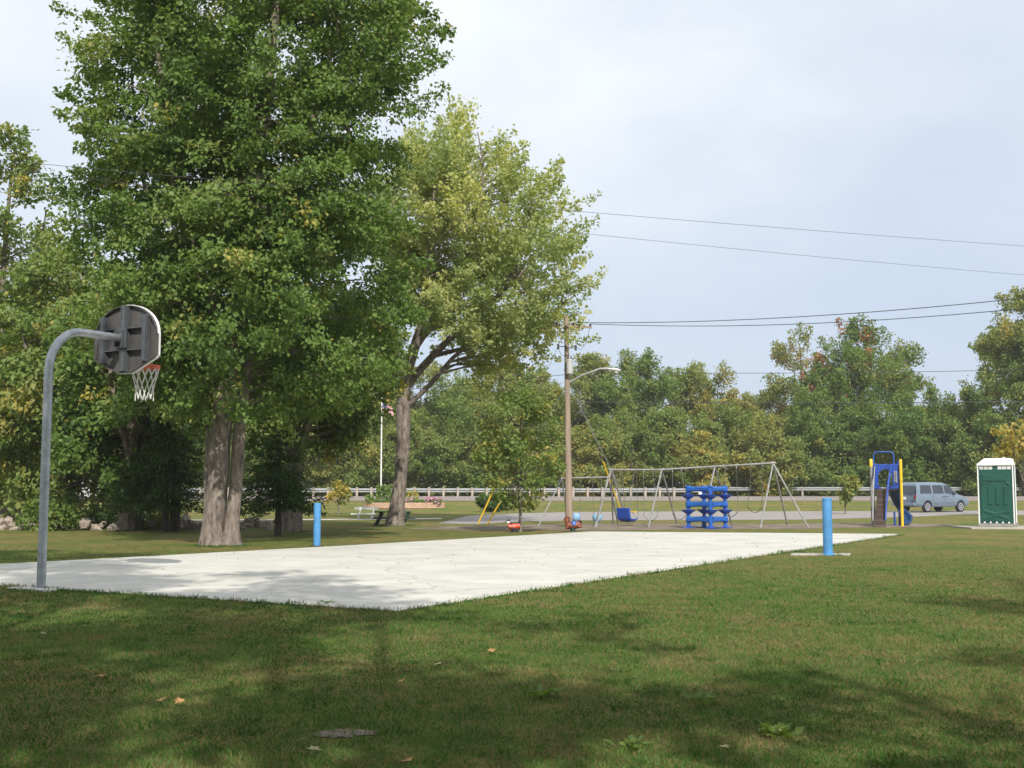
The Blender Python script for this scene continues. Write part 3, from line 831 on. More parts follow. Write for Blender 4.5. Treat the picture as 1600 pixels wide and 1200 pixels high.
# ------------------------------------------------------------------ grass blades
def in_poly(x, y, poly):
    r = np.zeros(len(x), bool)
    k = len(poly)
    for i in range(k):
        a, b = poly[i], poly[(i+1)%k]
        c = ((a.y > y) != (b.y > y)) & (x < (b.x-a.x)*(y-a.y)/((b.y-a.y)+1e-12)+a.x)
        r ^= c
    return r
UP0 = gp(889,823)
BARE = gp(538,1147)
def blades():
    rs = np.random.RandomState(5)
    n = 470000
    y = 4.4+ (rs.rand(n)**1.6)*26.0
    x = rs.uniform(-1,1,n)*(0.49*y+1.4)
    # edge tufts along the court
    ex, ey = [], []
    for a, b, m in ((cA,cB,9000),(cA,cE,6000),(cC,gp(495,857),3500),(gp(495,857),cD,3500),(cB,cC,5000)):
        t = rs.rand(m); d = rs.normal(0,.035,m)
        dv = (b-a).normalized(); nn = Vector((dv.y,-dv.x,0))
        ex.append(a.x+(b.x-a.x)*t+nn.x*d); ey.append(a.y+(b.y-a.y)*t+nn.y*d)
    for q, r_, m in ((TB,.42,1500),(T2,.5,900),(HB+dirA*.15,.38,500),(RB,.2,260),(gp(495,855),.14,160),(pt(455,37),.34,500),(pt(200,38.5),.34,500),(pt(214,38.6),.25,300),(UP0,.18,250),(gp(813,831),.1,120)):
        a = rs.uniform(0,6.28,m); rr = r_*(1+np.abs(rs.normal(0,.35,m)))
        ex.append(q.x+np.cos(a)*rr); ey.append(q.y+np.sin(a)*rr)
    ne = sum(len(q) for q in ex)
    x = np.concatenate([x]+ex); y = np.concatenate([y]+ey)
    keep = ~in_poly(x, y, COURT)
    inc = in_poly(x, y, COURT); keep[n+27000:] = ~inc[n+27000:]; keep[n:n+27000] = True
    edge = np.zeros(len(x), bool); edge[n:] = True
    x, y, edge = x[keep], y[keep], edge[keep]
    fade = (rs.rand(len(x)) < np.clip((31-y)/14,0,1)**1.3) | edge
    x, y, edge = x[fade], y[fade], edge[fade]
    n = len(x)
    patch = vnoise(x,y,1.1,3)*.5+vnoise(x,y,.35,4)*.3+vnoise(x,y,3.2,6)*.4
    h = (0.016+0.026*rs.rand(n)**1.6)*(0.5+0.85*patch)
    h = np.where(edge, .018+.05*rs.rand(n)**1.7, h)
    tuft = vnoise(x,y,.18,8) > .80
    h = np.where(tuft, h*1.5, h)
    P = np.stack([x,y,np.where(edge,0.0,0.0)],1)
    D = unit(rs.normal(0,.55,(n,3))*np.array([1,1,.1])+np.array([0,0,.8]))
    N = unit(rs.normal(0,1,(n,3))*np.array([1,1,.2])+np.array([0,-.3,.1]))
    thatch = np.clip((vnoise(x,y,.55,21)*.6+vnoise(x,y,.17,22)*.4-.56)*5,0,1)
    T = -.12+0.85*patch+.16*np.clip((x+.35*y-6)/6,0,1)+rs.normal(0,.15,n)-np.where(tuft,.22,0)
    T = np.where(rs.rand(n) < thatch*.7, rs.uniform(.78,1,n), T)
    spot = ((x-BARE.x)/.20)**2+((y-BARE.y)/.16)**2+.9*(vnoise(x,y,.07,31)-.5)
    h = np.where((spot < .8) & (rs.rand(n) < .72), h*.1, h)
    dead = rs.rand(n) < .035
    T = np.where(dead, .90, T)
    wd = (0.004+0.0035*rs.rand(n))*np.clip(y/8,1,2.0)
    o = leaf_object('grass', P, D, N, h*1.15, wd, T, None, BLADE, 0.1)
    tag(o, 'short mown grass covering the front lawn and fringing the court', 'grass', kind='stuff')
blades()
def weed(px, py, label, ti=.42, k=22, sz=.09):
    p = gp(px,py)
    rs = np.random.RandomState(px)
    a = rs.uniform(0,6.28,k); r = rs.uniform(0,.11,k)
    P = np.stack([p.x+np.cos(a)*r, p.y+np.sin(a)*r, rs.uniform(.0,.04,k)],1)
    D = unit(np.stack([np.cos(a),np.sin(a),rs.uniform(.1,.8,k)],1)); N = unit(rs.normal(0,.3,(k,3))+np.array([0,0,1]))
    tag(leaf_object('weed', P, D, N, sz*rs.uniform(.6,1.2,k), sz*.5*rs.uniform(.6,1.2,k), np.full(k,ti)+rs.normal(0,.05,k), None), label, 'weed', 'weeds in the front lawn')
weed(1215,1150,'broad-leaved weed rosette in the lawn near the bottom right',.5,40)
weed(1090,1100,'small bluish-green weed in the lawn right of centre',.36,26)
weed(845,1090,'flat weed patch in the middle of the front lawn',.40,32)
weed(505,946,'weed sprouting at the near edge of the court',.45,28,.07)
weed(985,1172,'low weed in the lawn at bottom centre, left of the rosette',.45,28,.07)

LEAFDRY = mat('dry_leaf', (0.36,0.20,0.07), 0.8, var=0.45, scale=12)
LEAFPALE = mat('pale_dry_leaf', (0.30,0.29,0.14), 0.8, var=0.3, scale=12)
def fallen(px, py, z, size, rz, m, label):
    out = [(0,-.5),(.18,-.25),(.5,-.22),(.34,.02),(.46,.3),(.18,.22),(0,.55),(-.18,.22),(-.46,.3),(-.34,.02),(-.5,-.22),(-.18,-.25)]
    vs = [(a*size,b*size,.012+.10*size*abs(a)*2+.05*size*b) for a,b in out]+[(0,0,.006)]
    me = bpy.data.meshes.new('fallen_leaf')
    me.from_pydata(vs, [], [(i,(i+1)%12,12) for i in range(12)])
    me.materials.append(m)
    o = link('fallen_leaf', me)
    o.location = gp(px,py,z); o.rotation_euler = (random.uniform(-.3,.3),random.uniform(-.3,.3),rz)
    tag(o, label, 'leaf', 'fallen leaves on the ground')
for k, (px,py,m,sz,lb) in enumerate([
    (687,1040,LEAFPALE,.17,'large pale curled leaf lying upright in mid lawn'),
    (158,1058,LEAFDRY,.13,'orange-brown leaf on the left lawn'),
    (252,1096,LEAFDRY,.12,'light brown leaf left of the dark brown one'),
    (281,1098,LEAFDRY,.13,'dark brown folded leaf on the left lawn'),
    (68,992,LEAFPALE,.15,'pale yellow leaf on grass below the hoop pole'),
    (20,1038,LEAFDRY,.11,'small orange leaf near the left edge'),
    (628,1066,LEAFDRY,.10,'small orange leaf right below the large pale leaf'),
    (768,1018,LEAFDRY,.13,'flat brown leaf below the near court corner'),
    (636,1192,LEAFDRY,.13,'brown leaf at the bottom edge of the lawn'),
    (490,1174,LEAFPALE,.14,'broad pale green leaf near the bottom edge'),
    (1132,1170,LEAFPALE,.10,'tiny yellow leaf near the weed rosette'),
    (960,1040,LEAFDRY,.11,'small reddish leaf on the central lawn'),
    (1218,1145,LEAFPALE,.09,'tiny pale leaf lying on the weed rosette')]):
    fallen(px,py,.03,sz*.62,random.uniform(0,6),m,lb)
def litter():
    rs = np.random.RandomState(12)
    n = 260
    t = rs.rand(n); q = rs.rand(n)
    P = np.array([cA*(1-a)*(1-b)+cB*a*(1-b)+cC*a*b+cD*(1-a)*b for a,b in zip(t,q)])
    P[:,2] = .042
    a = rs.uniform(0,6.28,n)
    D = np.stack([np.cos(a),np.sin(a),rs.uniform(0,.3,n)],1)
    N = unit(rs.normal(0,.25,(n,3))+np.array([0,0,1]))
    sz = rs.uniform(.02,.07,n)
    keep = (rs.rand(n) < .25+.75*(t > .25))
    o = leaf_object('leaf_litter', P[keep], unit(D)[keep], N[keep], sz[keep], (sz*.6)[keep], rs.uniform(.75,.98,n)[keep], None)
    tag(o, 'small dry leaf scraps scattered over the pale concrete court', 'leaf litter', kind='stuff')
litter()
# bare spots in the lawn
_r = random.Random(8)
bp_ = [BARE+Vector((.17*(1+.5*math.sin(2*a+1)*.5+_r.uniform(-.3,.2))*math.cos(a), .12*(1+_r.uniform(-.35,.25))*math.sin(a), 0)) for a in [2*math.pi*k/36 for k in range(36)]]
sheet('bare_earth', bp_, mat('bare_earth',(0.17,0.135,0.095),.95,var=.45,scale=22,bump=.9,bscale=70), .006)

# ------------------------------------------------------------------ basketball hoop
def hoop():
    az = R(27)
    o = thing('basketball_hoop', 'galvanised gooseneck basketball hoop seen from behind at the left end of the court', 'basketball hoop', (HB.x,HB.y,.03), math.pi/2-az)
    # local +X is the direction the arm reaches, over the court
    d0 = HB.y
    top = at(75,519,d0).z+.035
    reach = 1.42
    rad = .062
    path = [(0,0,-.02),(0,0,1.0),(0,0,2.0),(0,0,top-.62)]
    for k in range(1,9):
        a = math.pi/2*k/8
        path.append((.58-.58*math.cos(a),0,top-.62+.62*math.sin(a)))
    path.append((reach-.02,0,top+.0))
    mb = MB().tube(path, [rad]*len(path), 20)
    mb.lathe([(.12,0),(.12,.015),(.078,.02)], (0,0,-.01))
    mb.build('pole', GALV, o, smooth=True)
    # board plane at x = reach
    zc = top
    out = [(-.14,-.53),(.14,-.53),(.63,-.31),(.65,-.28),(.65,.05)]
    for k in range(1,16):
        a = math.pi*k/16
        out.append((.65*math.cos(a), .05+.48*math.sin(a)))
    out += [(-.65,.05),(-.65,-.28),(-.63,-.31)]
    B = (reach+.06,0,zc)
    U, Vv = (0,-1,0), (0,0,1)
    board = MB().prism(out, B, U, Vv, -.012).build('backboard', GREYMETAL, o)
    MB().prism([(a*.995,b*.995) for a,b in out], (B[0]+.013,0,zc), U, Vv, -.014).build('board_face', WHITEPAINT, o)
    # folded rim of the sheet, dark inside, white outside
    fl = MB()
    k = len(out)
    for i in range(k):
        a, b = out[i], out[(i+1)%k]
        m = ((a[0]+b[0])/2, (a[1]+b[1])/2)
        fl.bar((B[0]-.028,-a[0]*.985,zc+a[1]*.985),(B[0]-.028,-b[0]*.985,zc+b[1]*.985),.056,.012)
    fl.build('board_flange', GREYMETAL, o)
    wl = MB()
    for i in range(k):
        a, b = out[i], out[(i+1)%k]
        wl.bar((B[0]+.004,-a[0]*1.008,zc+a[1]*1.008),(B[0]+.004,-b[0]*1.008,zc+b[1]*1.008),.05,.010)
    wl.build('board_edge', WHITEPAINT, o)
    RIB = mat('rib_steel', (0.088,0.095,0.105), .5, .2, var=.2, scale=8)
    for yy, z0, z1, wd in ((.0,-.51,.51,.11),(.44,-.37,.36,.09),(-.44,-.37,.36,.09)):
        r = MB()
        x0 = B[0]
        for sgn in (-1,1): r.box((x0-.055,yy+sgn*wd/2,zc+(z0+z1)/2),(.085,.012,z1-z0))
        r.box((x0-.094,yy,zc+(z0+z1)/2),(.012,wd*.6,z1-z0-.01))
        r.build('rib', RIB, o)
    for zz in (-.18,.16):
        MB().box((B[0]-.05,0,zc+zz),(.08,.88,.012)).build('cross_rib', RIB, o)
    br = MB().box((reach-.06,0,zc),(.03,.2,.30)).box((reach-.10,.07,zc),(.08,.012,.26)).box((reach-.10,-.07,zc),(.08,.012,.26))
    br.build('bracket', RIB, o, bevel=.004)
    # rim
    zr = zc-.385
    xr = B[0]+.03
    rm = MB()
    cxr = xr+.36
    ring = [(cxr+.225*math.cos(2*math.pi*k/32), .225*math.sin(2*math.pi*k/32), zr) for k in range(33)]
    rm.tube(ring, .011, 8, cap=False)
    rm.tube([(p[0],p[1],p[2]-.035) for p in ring], .009, 8, cap=False)
    rm.box((xr,0,zr-.03),(.02,.22,.16))
    rm.box((xr+.07,0,zr-.01),(.14,.13,.02))
    for sg in (-1,1): rm.tube([(xr,sg*.09,zr-.10),(cxr-.12,sg*.17,zr-.03)], .009, 6)
    rim = rm.build('rim', REDPAINT, o, smooth=True)
    nb = MB()
    S = 12; H = .50
    def nr(t): return .222-.085*min(1,t*1.5)+.02*max(0,t-.7)
    for sgn in (-1,1):
        for k in range(S):
            P = []
            for j in range(11):
                t = j/10
                a = 2*math.pi*(k+sgn*t*2.0)/S+.12*math.sin(k*5)*t
                rr = nr(t)
                P.append((cxr+rr*math.cos(a), rr*math.sin(a), zr-.02-H*t-(.03*(k%3==0) if j == 10 else 0)))
            nb.tube(P, .0072, 4, cap=False)
    nb.build('net', NETM, o)
hoop()

# ------------------------------------------------------------------ blue posts
def post(label, px, yb, yt, wpx):
    b = gp(px,yb)
    h = at(px,yt,b.y).z
    r = wpx*b.y/FPX/2
    o = thing('blue_post', label, 'post', b, 0, 'blue round posts at the sides of the court')
    MB().lathe([(r,.012),(r,h*.5),(r,h-.03)]).build('post_body', BLUEPOST, o, smooth=True)
    MB().lathe([(r*1.02,h-.03),(r*1.03,h-.012),(r*.9,h),(0,h+.004)]).build('cap', BLUEPOST, o, smooth=True)
    MB().lathe([(r*1.45,0.0),(r*1.45,.04),(r*1.02,.045)]).build('base_collar', GREYMETAL if px < 800 else BLUEPOST, o, smooth=True)
    MB().tube([(r*1.0,0,h*.84),(r*1.22,0,h*.84)], .018, 8).build('hook', GREYMETAL, o)
post('short blue round post at the far left side of the court by the spruce', 495, 855, 786, 11)
post('taller blue round post on the near right side of the court', 1294, 868, 778, 14.5)

# ------------------------------------------------------------------ utility pole
UP = gp(889,823)
def wire(label, a, b, sag, r=.011, name='power_line', group='overhead power lines', n=24):
    P = []
    for k in range(n+1):
        t = k/n
        p = Vector(a).lerp(Vector(b), t); p.z -= sag*4*t*(1-t); P.append(p)
    mid = (Vector(a)+Vector(b))/2
    o = MB().tube(P, r, 5).build(name, CABLE, None, True, loc=mid)
    return tag(o, label, 'cable', group)
def utility():
    o = thing('utility_pole', 'weathered wooden utility pole with transformer and street lamp behind the small swing frame', 'utility pole', UP)
    d = UP.y; s = d/FPX
    h = at(885,494,d).z
    lean = (at(885,494,d).x-UP.x)
    def pp(z): return Vector((lean*z/h,0,z))
    MB().tube([pp(-.05),pp(2),pp(5),pp(h)], [.135,.122,.098,.078], 16, jit=.02).build('pole', WOODPOLE, o, smooth=True)
    zc = at(885,511,d).z
    ca = MB().bar(pp(zc)+Vector((-.42,-.11,.05)), pp(zc)+Vector((.92,-.11,-.03)), .07, .07)
    ca.bar(pp(zc-.32)+Vector((.03,-.1,0)), pp(zc-.05)+Vector((.5,-.12,-.02)), .03, .03)
    ca.build('crossarm', WOODPOLE, o)
    zt = at(888,574,d).z
    tr = MB().lathe([(.0,-.26),(.125,-.26),(.13,-.24),(.13,.20),(.145,.205),(.145,.235),(.10,.27),(0,.28)], pp(zt)+Vector((.08,-.22,0)), 20)
    t = tr.build('transformer', mat('transformer_grey',(0.50,0.50,0.49),.45,.2,var=.1), o, smooth=True)
    for dx in (-.06,.06): MB().lathe([(.03,0),(.018,.03),(.03,.06),(.018,.09),(.02,.14)], pp(zt)+Vector((.08+dx,-.22,.26)), 10).build('bushing', INSUL, t, smooth=True)
    for q in (-.36,.25,.86):
        MB().lathe([(.022,0),(.05,.03),(.03,.06),(.05,.09),(.02,.13)], pp(zc)+Vector((q,-.11,.05-.06*(q+.36))), 10).build('insulator', INSUL, o, smooth=True)
    for q, yy in ((-.32,546),(.32,548)):
        MB().lathe([(.035,0),(.05,.04),(.03,.10),(.05,.14),(.02,.2)], pp(at(885,yy,d).z)+Vector((q,-.1,0)), 10).build('cutout', INSUL, o, smooth=True)
        MB().bar(pp(at(885,yy-4,d).z)+Vector((0,-.09,0)), pp(at(885,yy-4,d).z)+Vector((q,-.1,0)), .03,.03).build('cutout_arm', GREYMETAL, o)
    za = at(890,597,d).z; a1 = at(935,580,d)-UP; a2 = at(946,580,d)-UP
    dy = -1.0
    arm = MB().tube([pp(za)+Vector((.1,-.05,0)), Vector((a1.x*.45,dy*.4,za+(a1.z-za)*.55)), Vector((a1.x,dy*.9,a1.z)), Vector((a2.x+.05,dy,a1.z))], .035, 8)
    am = arm.build('lamp_arm', mat('pale_arm_steel',(0.52,0.53,0.54),.5,.2,var=.1), o, smooth=True)
    hd = MB()
    c0 = Vector((a2.x,dy,a1.z))
    n = 8
    prof = [(0,.035,.03),(.06,.07,.045),(.18,.11,.065),(.32,.12,.07),(.42,.09,.05),(.46,.03,.02)]
    for i in range(len(prof)-1): pass
    vs, fs = [], []
    for x, w_, hh in prof:
        for k in range(10):
            a = 2*math.pi*k/10
            vs.append(c0+Vector((x, math.cos(a)*w_, math.sin(a)*hh-.02-.12*x)))
    for i in range(len(prof)-1):
        for k in range(10): fs.append((i*10+k,i*10+(k+1)%10,(i+1)*10+(k+1)%10,(i+1)*10+k))
    fs += [tuple(range(9,-1,-1)), tuple(50+k for k in range(10))]
    hd.add(vs, fs)
    lh = hd.build('lamp_head', mat('lamp_head_grey',(0.62,0.63,0.62),.4,.2,var=.06), o, smooth=True)
    MB().lathe([(.0,-.09),(.06,-.07),(.085,-.02),(.09,0)], c0+Vector((.30,0,-.10)), 14).build('lens', mat('lamp_lens',(0.60,0.60,0.57),.15,var=.05), lh, smooth=True)
    # drop wires on the pole
    dw = MB()
    e = pp(zc)+Vector((.86,-.11,-.02)); f = pp(at(885,548,d).z)+Vector((.32,-.1,.15))
    dw.tube([e, e.lerp(f,.35)+Vector((.02,0,-.35)), e.lerp(f,.75)+Vector((.05,0,-.32)), f], .008, 4)
    e = pp(at(885,546,d).z)+Vector((-.32,-.1,0)); f = pp(zt)+Vector((.02,-.22,.4))
    dw.tube([e, e.lerp(f,.5)+Vector((-.05,0,-.1)), f], .008, 4)
    dw.build('jumper_wire', CABLE, o)
    top = UP+pp(zc)
    # lines to the right (coming nearer) and to the left
    a = top+Vector((.86,-.11,.10)); b = at(1680,466,31)
    wire('upper of the two close power lines running right from the pole crossarm', top+Vector((.25,-.11,.15)), b+Vector((0,0,.16)), .25, .013)
    wire('lower of the two close power lines running right from the pole crossarm', a, b+Vector((.3,0,-.10)), .30, .012)
    wire('power line running left from the crossarm through the pale maple', top+Vector((-.36,-.11,.15)), at(-150,560,62), .4, .012)
    wire('service wire running left from the pole, low behind the leaning maple', UP+pp(at(885,585,d).z), at(-100,640,60), .4, .010)
    wire('faint single wire running right at street lamp height', UP+pp(at(885,580,d).z), at(1720,574,36), .12, .009)
    wire('low cable crossing right in front of the woods below the lamp', UP+pp(at(887,628,d).z), at(1720,626,38), .05, .013)
    # guys with yellow guards
    for lb, ax, ay, gx, gy, hz in (('yellow-guarded guy wire left of the other yellow guard', 746,821,773,760, 511),
                                   ('yellow-guarded guy wire just left of the young round tree', 760,822,796,764, 600),
                                   ('yellow-guarded guy wire right of the utility pole behind the blue chair swing', 972,800,944,725, 566)):
        if ax < 900: A = gp(ax,ay)
        else: A = pt(977, 46.0)
        hp = UP+pp(at(886,hz,d).z)
        g = thing('guy_wire', lb, 'guy wire', A, 0, 'guy wires of the utility pole')
        MB().tube([A-Vector((0,0,.03)), hp], .008, 5).build('cable', GALV, g, local=False)
        MB().tube([A.lerp(hp,.01), A.lerp(hp,.40 if ax>900 else .24)], .03, 8).build('guard', YELLOW, g, local=False)
    g = thing('guy_wire', 'bare steel guy wire on the right of the utility pole below the street lamp', 'guy wire', gp(1000,823), 0, 'guy wires of the utility pole')
    MB().tube([g.location-Vector((0,0,.03)), UP+pp(at(890,595,d).z)], .011, 5).build('cable', GALV, g, local=False)
utility()
wire('upper of the two long wires slanting down across the sky to the right', at(-260,226,21), at(1900,404,42), .15, .0055)
wire('lower of the two long wires slanting down across the sky to the right', at(-260,232,22.5), at(1900,452,43), .25, .0055)

# ------------------------------------------------------------------ swings
def frame_leg(o, a, b, r=.032):
    MB().tube([a,b], r, 8).build('leg', TUBE, o, True, local=False)
def big_set():
    dl, dr = 43.4, 41.6
    tops = [(955,734),(1034,734),(1117,729),(1208,723.5)]
    P = []
    for px, py in tops:
        t = (px-955)/(1208-955); d = dl+(dr-dl)*t
        P.append(at(px,py,d))
    o = thing('swing_set', 'long grey steel swing frame with four A-shaped supports behind the court', 'swing set', Vector((P[0].x,P[0].y,0)))
    d0 = (P[-1]-P[0]).normalized()
    MB().tube([P[0]-d0*.1]+P[1:-1]+[P[-1]+d0*.1], .038, 10).build('beam', TUBE, o, True, local=False)
    legs = [[(929,41.6),(958,44.8),(982,44.4)],[(1013,41.2),(1058,44.4)],[(1096,41.2),(1144,43.8)],[(1188,40.6),(1231,43.0),(1264,40.6)]]
    for p, lg in zip(P, legs):
        for px, d in lg: frame_leg(o, p, pt(px,d,-.03))
        MB().tube([p-d0*.09, p+d0*.09], .055, 10).build('beam_clamp', TUBE, o, True, local=False)
    return P
BP = big_set()
def beam_at(px):
    for i in range(3):
        xa = 800+BP[i].x/ (BP[i].y*CP+(BP[i].z-CH)*SP)*FPX; xb = 800+BP[i+1].x/(BP[i+1].y*CP+(BP[i+1].z-CH)*SP)*FPX
        if px <= xb or i == 2:
            return BP[i].lerp(BP[i+1], (px-xa)/(xb-xa))
def small_set():
    a, b = at(878,747.5,43.5), at(950,745.5,43.0)
    o = thing('swing_set', 'small low grey swing frame standing by the utility pole', 'swing set', Vector((a.x,a.y,0)))
    MB().tube([a-Vector((.08,0,0)), b+Vector((.05,0,0))], .032, 8).build('beam', TUBE, o, True, local=False)
    for p, px, d in ((a,840,41.8),(a,888,44.4),(b,931,41.4),(b,966,44.6)): frame_leg(o, p, pt(px,d,-.03), .028)
    return a, b
SA, SB = small_set()
def belt_swing(label, px1, px2, yseat, dx=0.0, twist=0.0):
    a, b = beam_at(px1), beam_at(px2)
    c = (a+b)/2
    o = thing('belt_swing', label, 'swing', c, 0, 'black belt swings on the long frame')
    zs = at((px1+px2)/2, yseat, c.y).z
    off = Vector((dx,twist,0))
    w_ = max(.26,(b-a).length*.5)
    al = (b-a).normalized()
    e1 = c-al*w_+off; e2 = c+al*w_+off; e1.z = e2.z = zs+.16
    for p, e in ((a,e1),(b,e2)):
        MB().tube([p, e], .0095, 5).build('chain', CHAIN, o, local=False)
        MB().tube([p+Vector((0,0,.05)), p-Vector((0,0,.10))], .02, 6).build('hanger', TUBE, o, local=False)
    sb = MB()
    n = 10; vs, fs = [], []
    for k in range(n+1):
        t = k/n; p = e1.lerp(e2,t); p.z -= .19*math.sin(math.pi*t)
        for yy, zz in ((-.075,0),(.075,0),(.075,-.014),(-.075,-.014)): vs.append(p+Vector((.25*al.y*-yy,yy,zz)))
    for k in range(n):
        for q in range(4): fs.append((k*4+q,k*4+(q+1)%4,(k+1)*4+(q+1)%4,(k+1)*4+q))
    fs += [(3,2,1,0), tuple(n*4+q for q in range(4))]
    sb.add(vs, fs).build('seat', BLACK, o, local=False)
belt_swing('leftmost black belt swing, hanging right of the blue chair swing', 1006, 1020, 812, .05, -.2)
belt_swing('black belt swing hanging just left of the blue climber', 1051, 1065, 810, .05, -.2)
belt_swing('black belt swing partly hidden behind the blue climber', 1134, 1151, 806, -.02, .1)
belt_swing('rightmost black belt swing, near the right end of the frame', 1175, 1191, 800, -.02, .4)
def chair_swing():
    a, b = beam_at(971), beam_at(994)
    c = (a+b)/2
    o = thing('chair_swing', 'blue high-backed plastic chair swing hanging from the long frame', 'swing', c)
    zb, zt = at(980,815,c.y).z, at(980,793,c.y).z
    H = zt-zb
    FC, FS = math.cos(R(48)), math.sin(R(48))
    def loc3(x,y,z): return q+Vector((x*FC-y*FS, x*FS+y*FC, z))
    q = c+Vector((-.10,0,0)); q.z = zb
    prof = [(-.22,H),(-.20,H*.55),(-.18,H*.16),(-.10,.03),(.08,0),(.22,.03),(.30,.10)]
    th = .05
    vs, fs = [], []
    W2 = .30
    rows = []
    for i, (x, z) in enumerate(prof):
        row = []
        for k, t in enumerate((-1,-.9,-.5,0,.5,.9,1)):
            lip = .10*(abs(t)>.95) if i > 1 else .07*(abs(t)>.95)
            lx_, ly_ = x+lip*.5, t*W2
            row.append(q+Vector((lx_*FC-ly_*FS, lx_*FS+ly_*FC, z+lip*(.4 if i<3 else 1))))
        rows.append(row)
    m = 7
    for row in rows: vs += row
    for i in range(len(prof)-1):
        for k in range(m-1): fs.append((i*m+k,i*m+k+1,(i+1)*m+k+1,(i+1)*m+k))
    st = MB().add(vs, fs).build('seat_shell', BLUEDK, o, True, local=False)
    st.rotation_euler = (0,0,0)
    sol = st.modifiers.new('solid','SOLIDIFY'); sol.thickness = .05; sol.offset = 0
    ss = st.modifiers.new('sub','SUBSURF'); ss.levels = 1; ss.render_levels = 2
    MB().tube([loc3(.10,-.33,.34), loc3(.38,-.2,.36), loc3(.38,.2,.36), loc3(.10,.33,.34)], .025, 8).build('safety_bar', YELLOW, o, True, local=False)
    for p, e in ((a,loc3(-.22,.30,H*.9)),(a+Vector((.05,0,0)),loc3(.32,.30,.2)),(b,loc3(.32,-.30,.2)),(b-Vector((.05,0,0)),loc3(-.22,-.30,H*.9))):
        MB().tube([p,e], .010, 5).build('chain', CHAIN, o, local=False)
chair_swing()
def bucket(label, px, py):
    t = (px-878)/(950-878)
    c = SA.lerp(SB, t)
    o = thing('bucket_swing', label, 'swing', c, 0, 'light blue toddler swings on the small frame')
    q = at(px, py, c.y-.1)
    prof = [(.02,-.17),(.09,-.165),(.155,-.11),(.18,0),(.165,.09),(.14,.14),(.125,.13),(.15,0),(.12,-.10),(.05,-.13)]
    MB().lathe(prof, q, 16).build('bucket', BLUELT, o, True, local=False)
    for sg in (-1,1):
        MB().tube([c+Vector((.17*sg,0,0)), q+Vector((.13*sg,0,.13))], .009, 5).build('chain', CHAIN, o, local=False)
bucket('light blue toddler bucket swing behind the horse rider', 900, 808)
bucket('light blue toddler bucket swing beside the right leg of the small frame', 933, 809)

# ------------------------------------------------------------------ blue climber
def climber():
    c = gp(1106,826.3); c.y += .62; c.x = pt(1106,c.y).x
    o = thing('play_climber', 'blue plastic climber of stacked panels and cone feet behind the court', 'climber', c, R(0))
    s = 39.6/FPX
    hw = .60
    cols = [(-.67,0),(0,-.60),(.62,.02),(-.02,.60)]
    zb = [.215,.735,1.265]      # beam levels
    for x, y in cols:
        mb = MB()
        mb.tube([(x,y,0),(x,y,1.43)], .066, 14)
        mb.lathe([(.10,1.43),(.11,1.445),(.08,1.475),(0,1.48)],(x,y,0),14)
        mb.build('column', BLUEPL, o, smooth=True)
        for z in (-.0,.50,1.02):
            lo = z+.0
            MB().lathe([(.10,lo-.0 if z else 0.0),(.12,lo+.02),(.255,lo+.125),(.26,lo+.14),(.09,lo+.15),(.06,lo+.17)] if z else [(.25,.0),(.26,.025),(.12,.055),(.066,.08)],(x,y,0),20).build('cone_disc', BLUEDK, o, smooth=True)
    for z in zb:
        for i in range(4):
            a, b = Vector((*cols[i],z)), Vector((*cols[(i+1)%4],z))
            d = (b-a).normalized(); nn = Vector((d.y,-d.x,0))
            vs, fs = [], []
            n = 10
            for k in range(n+1):
                t = k/n; p = a.lerp(b,t)
                bow = 1-math.sin(math.pi*t)*.22
                h = .085*bow+.012; w_ = .11*bow+.01
                zz = p.z+.08+ .02*math.sin(math.pi*t)
                for q,e in ((-1,-.55),(-.6,-1),(.6,-1),(1,-.55),(1,.55),(.6,1),(-.6,1),(-1,.55)): vs.append(Vector((p.x,p.y,zz))+nn*q*w_+Vector((0,0,e*h)))
            for k in range(n):
                for q in range(8): fs.append((k*8+q,k*8+(q+1)%8,(k+1)*8+(q+1)%8,(k+1)*8+q))
            fs += [tuple(range(7,-1,-1)), tuple(n*8+q for q in range(8))]
            MB().add(vs,fs).build('panel', BLUEPL, o, smooth=True)
climber()

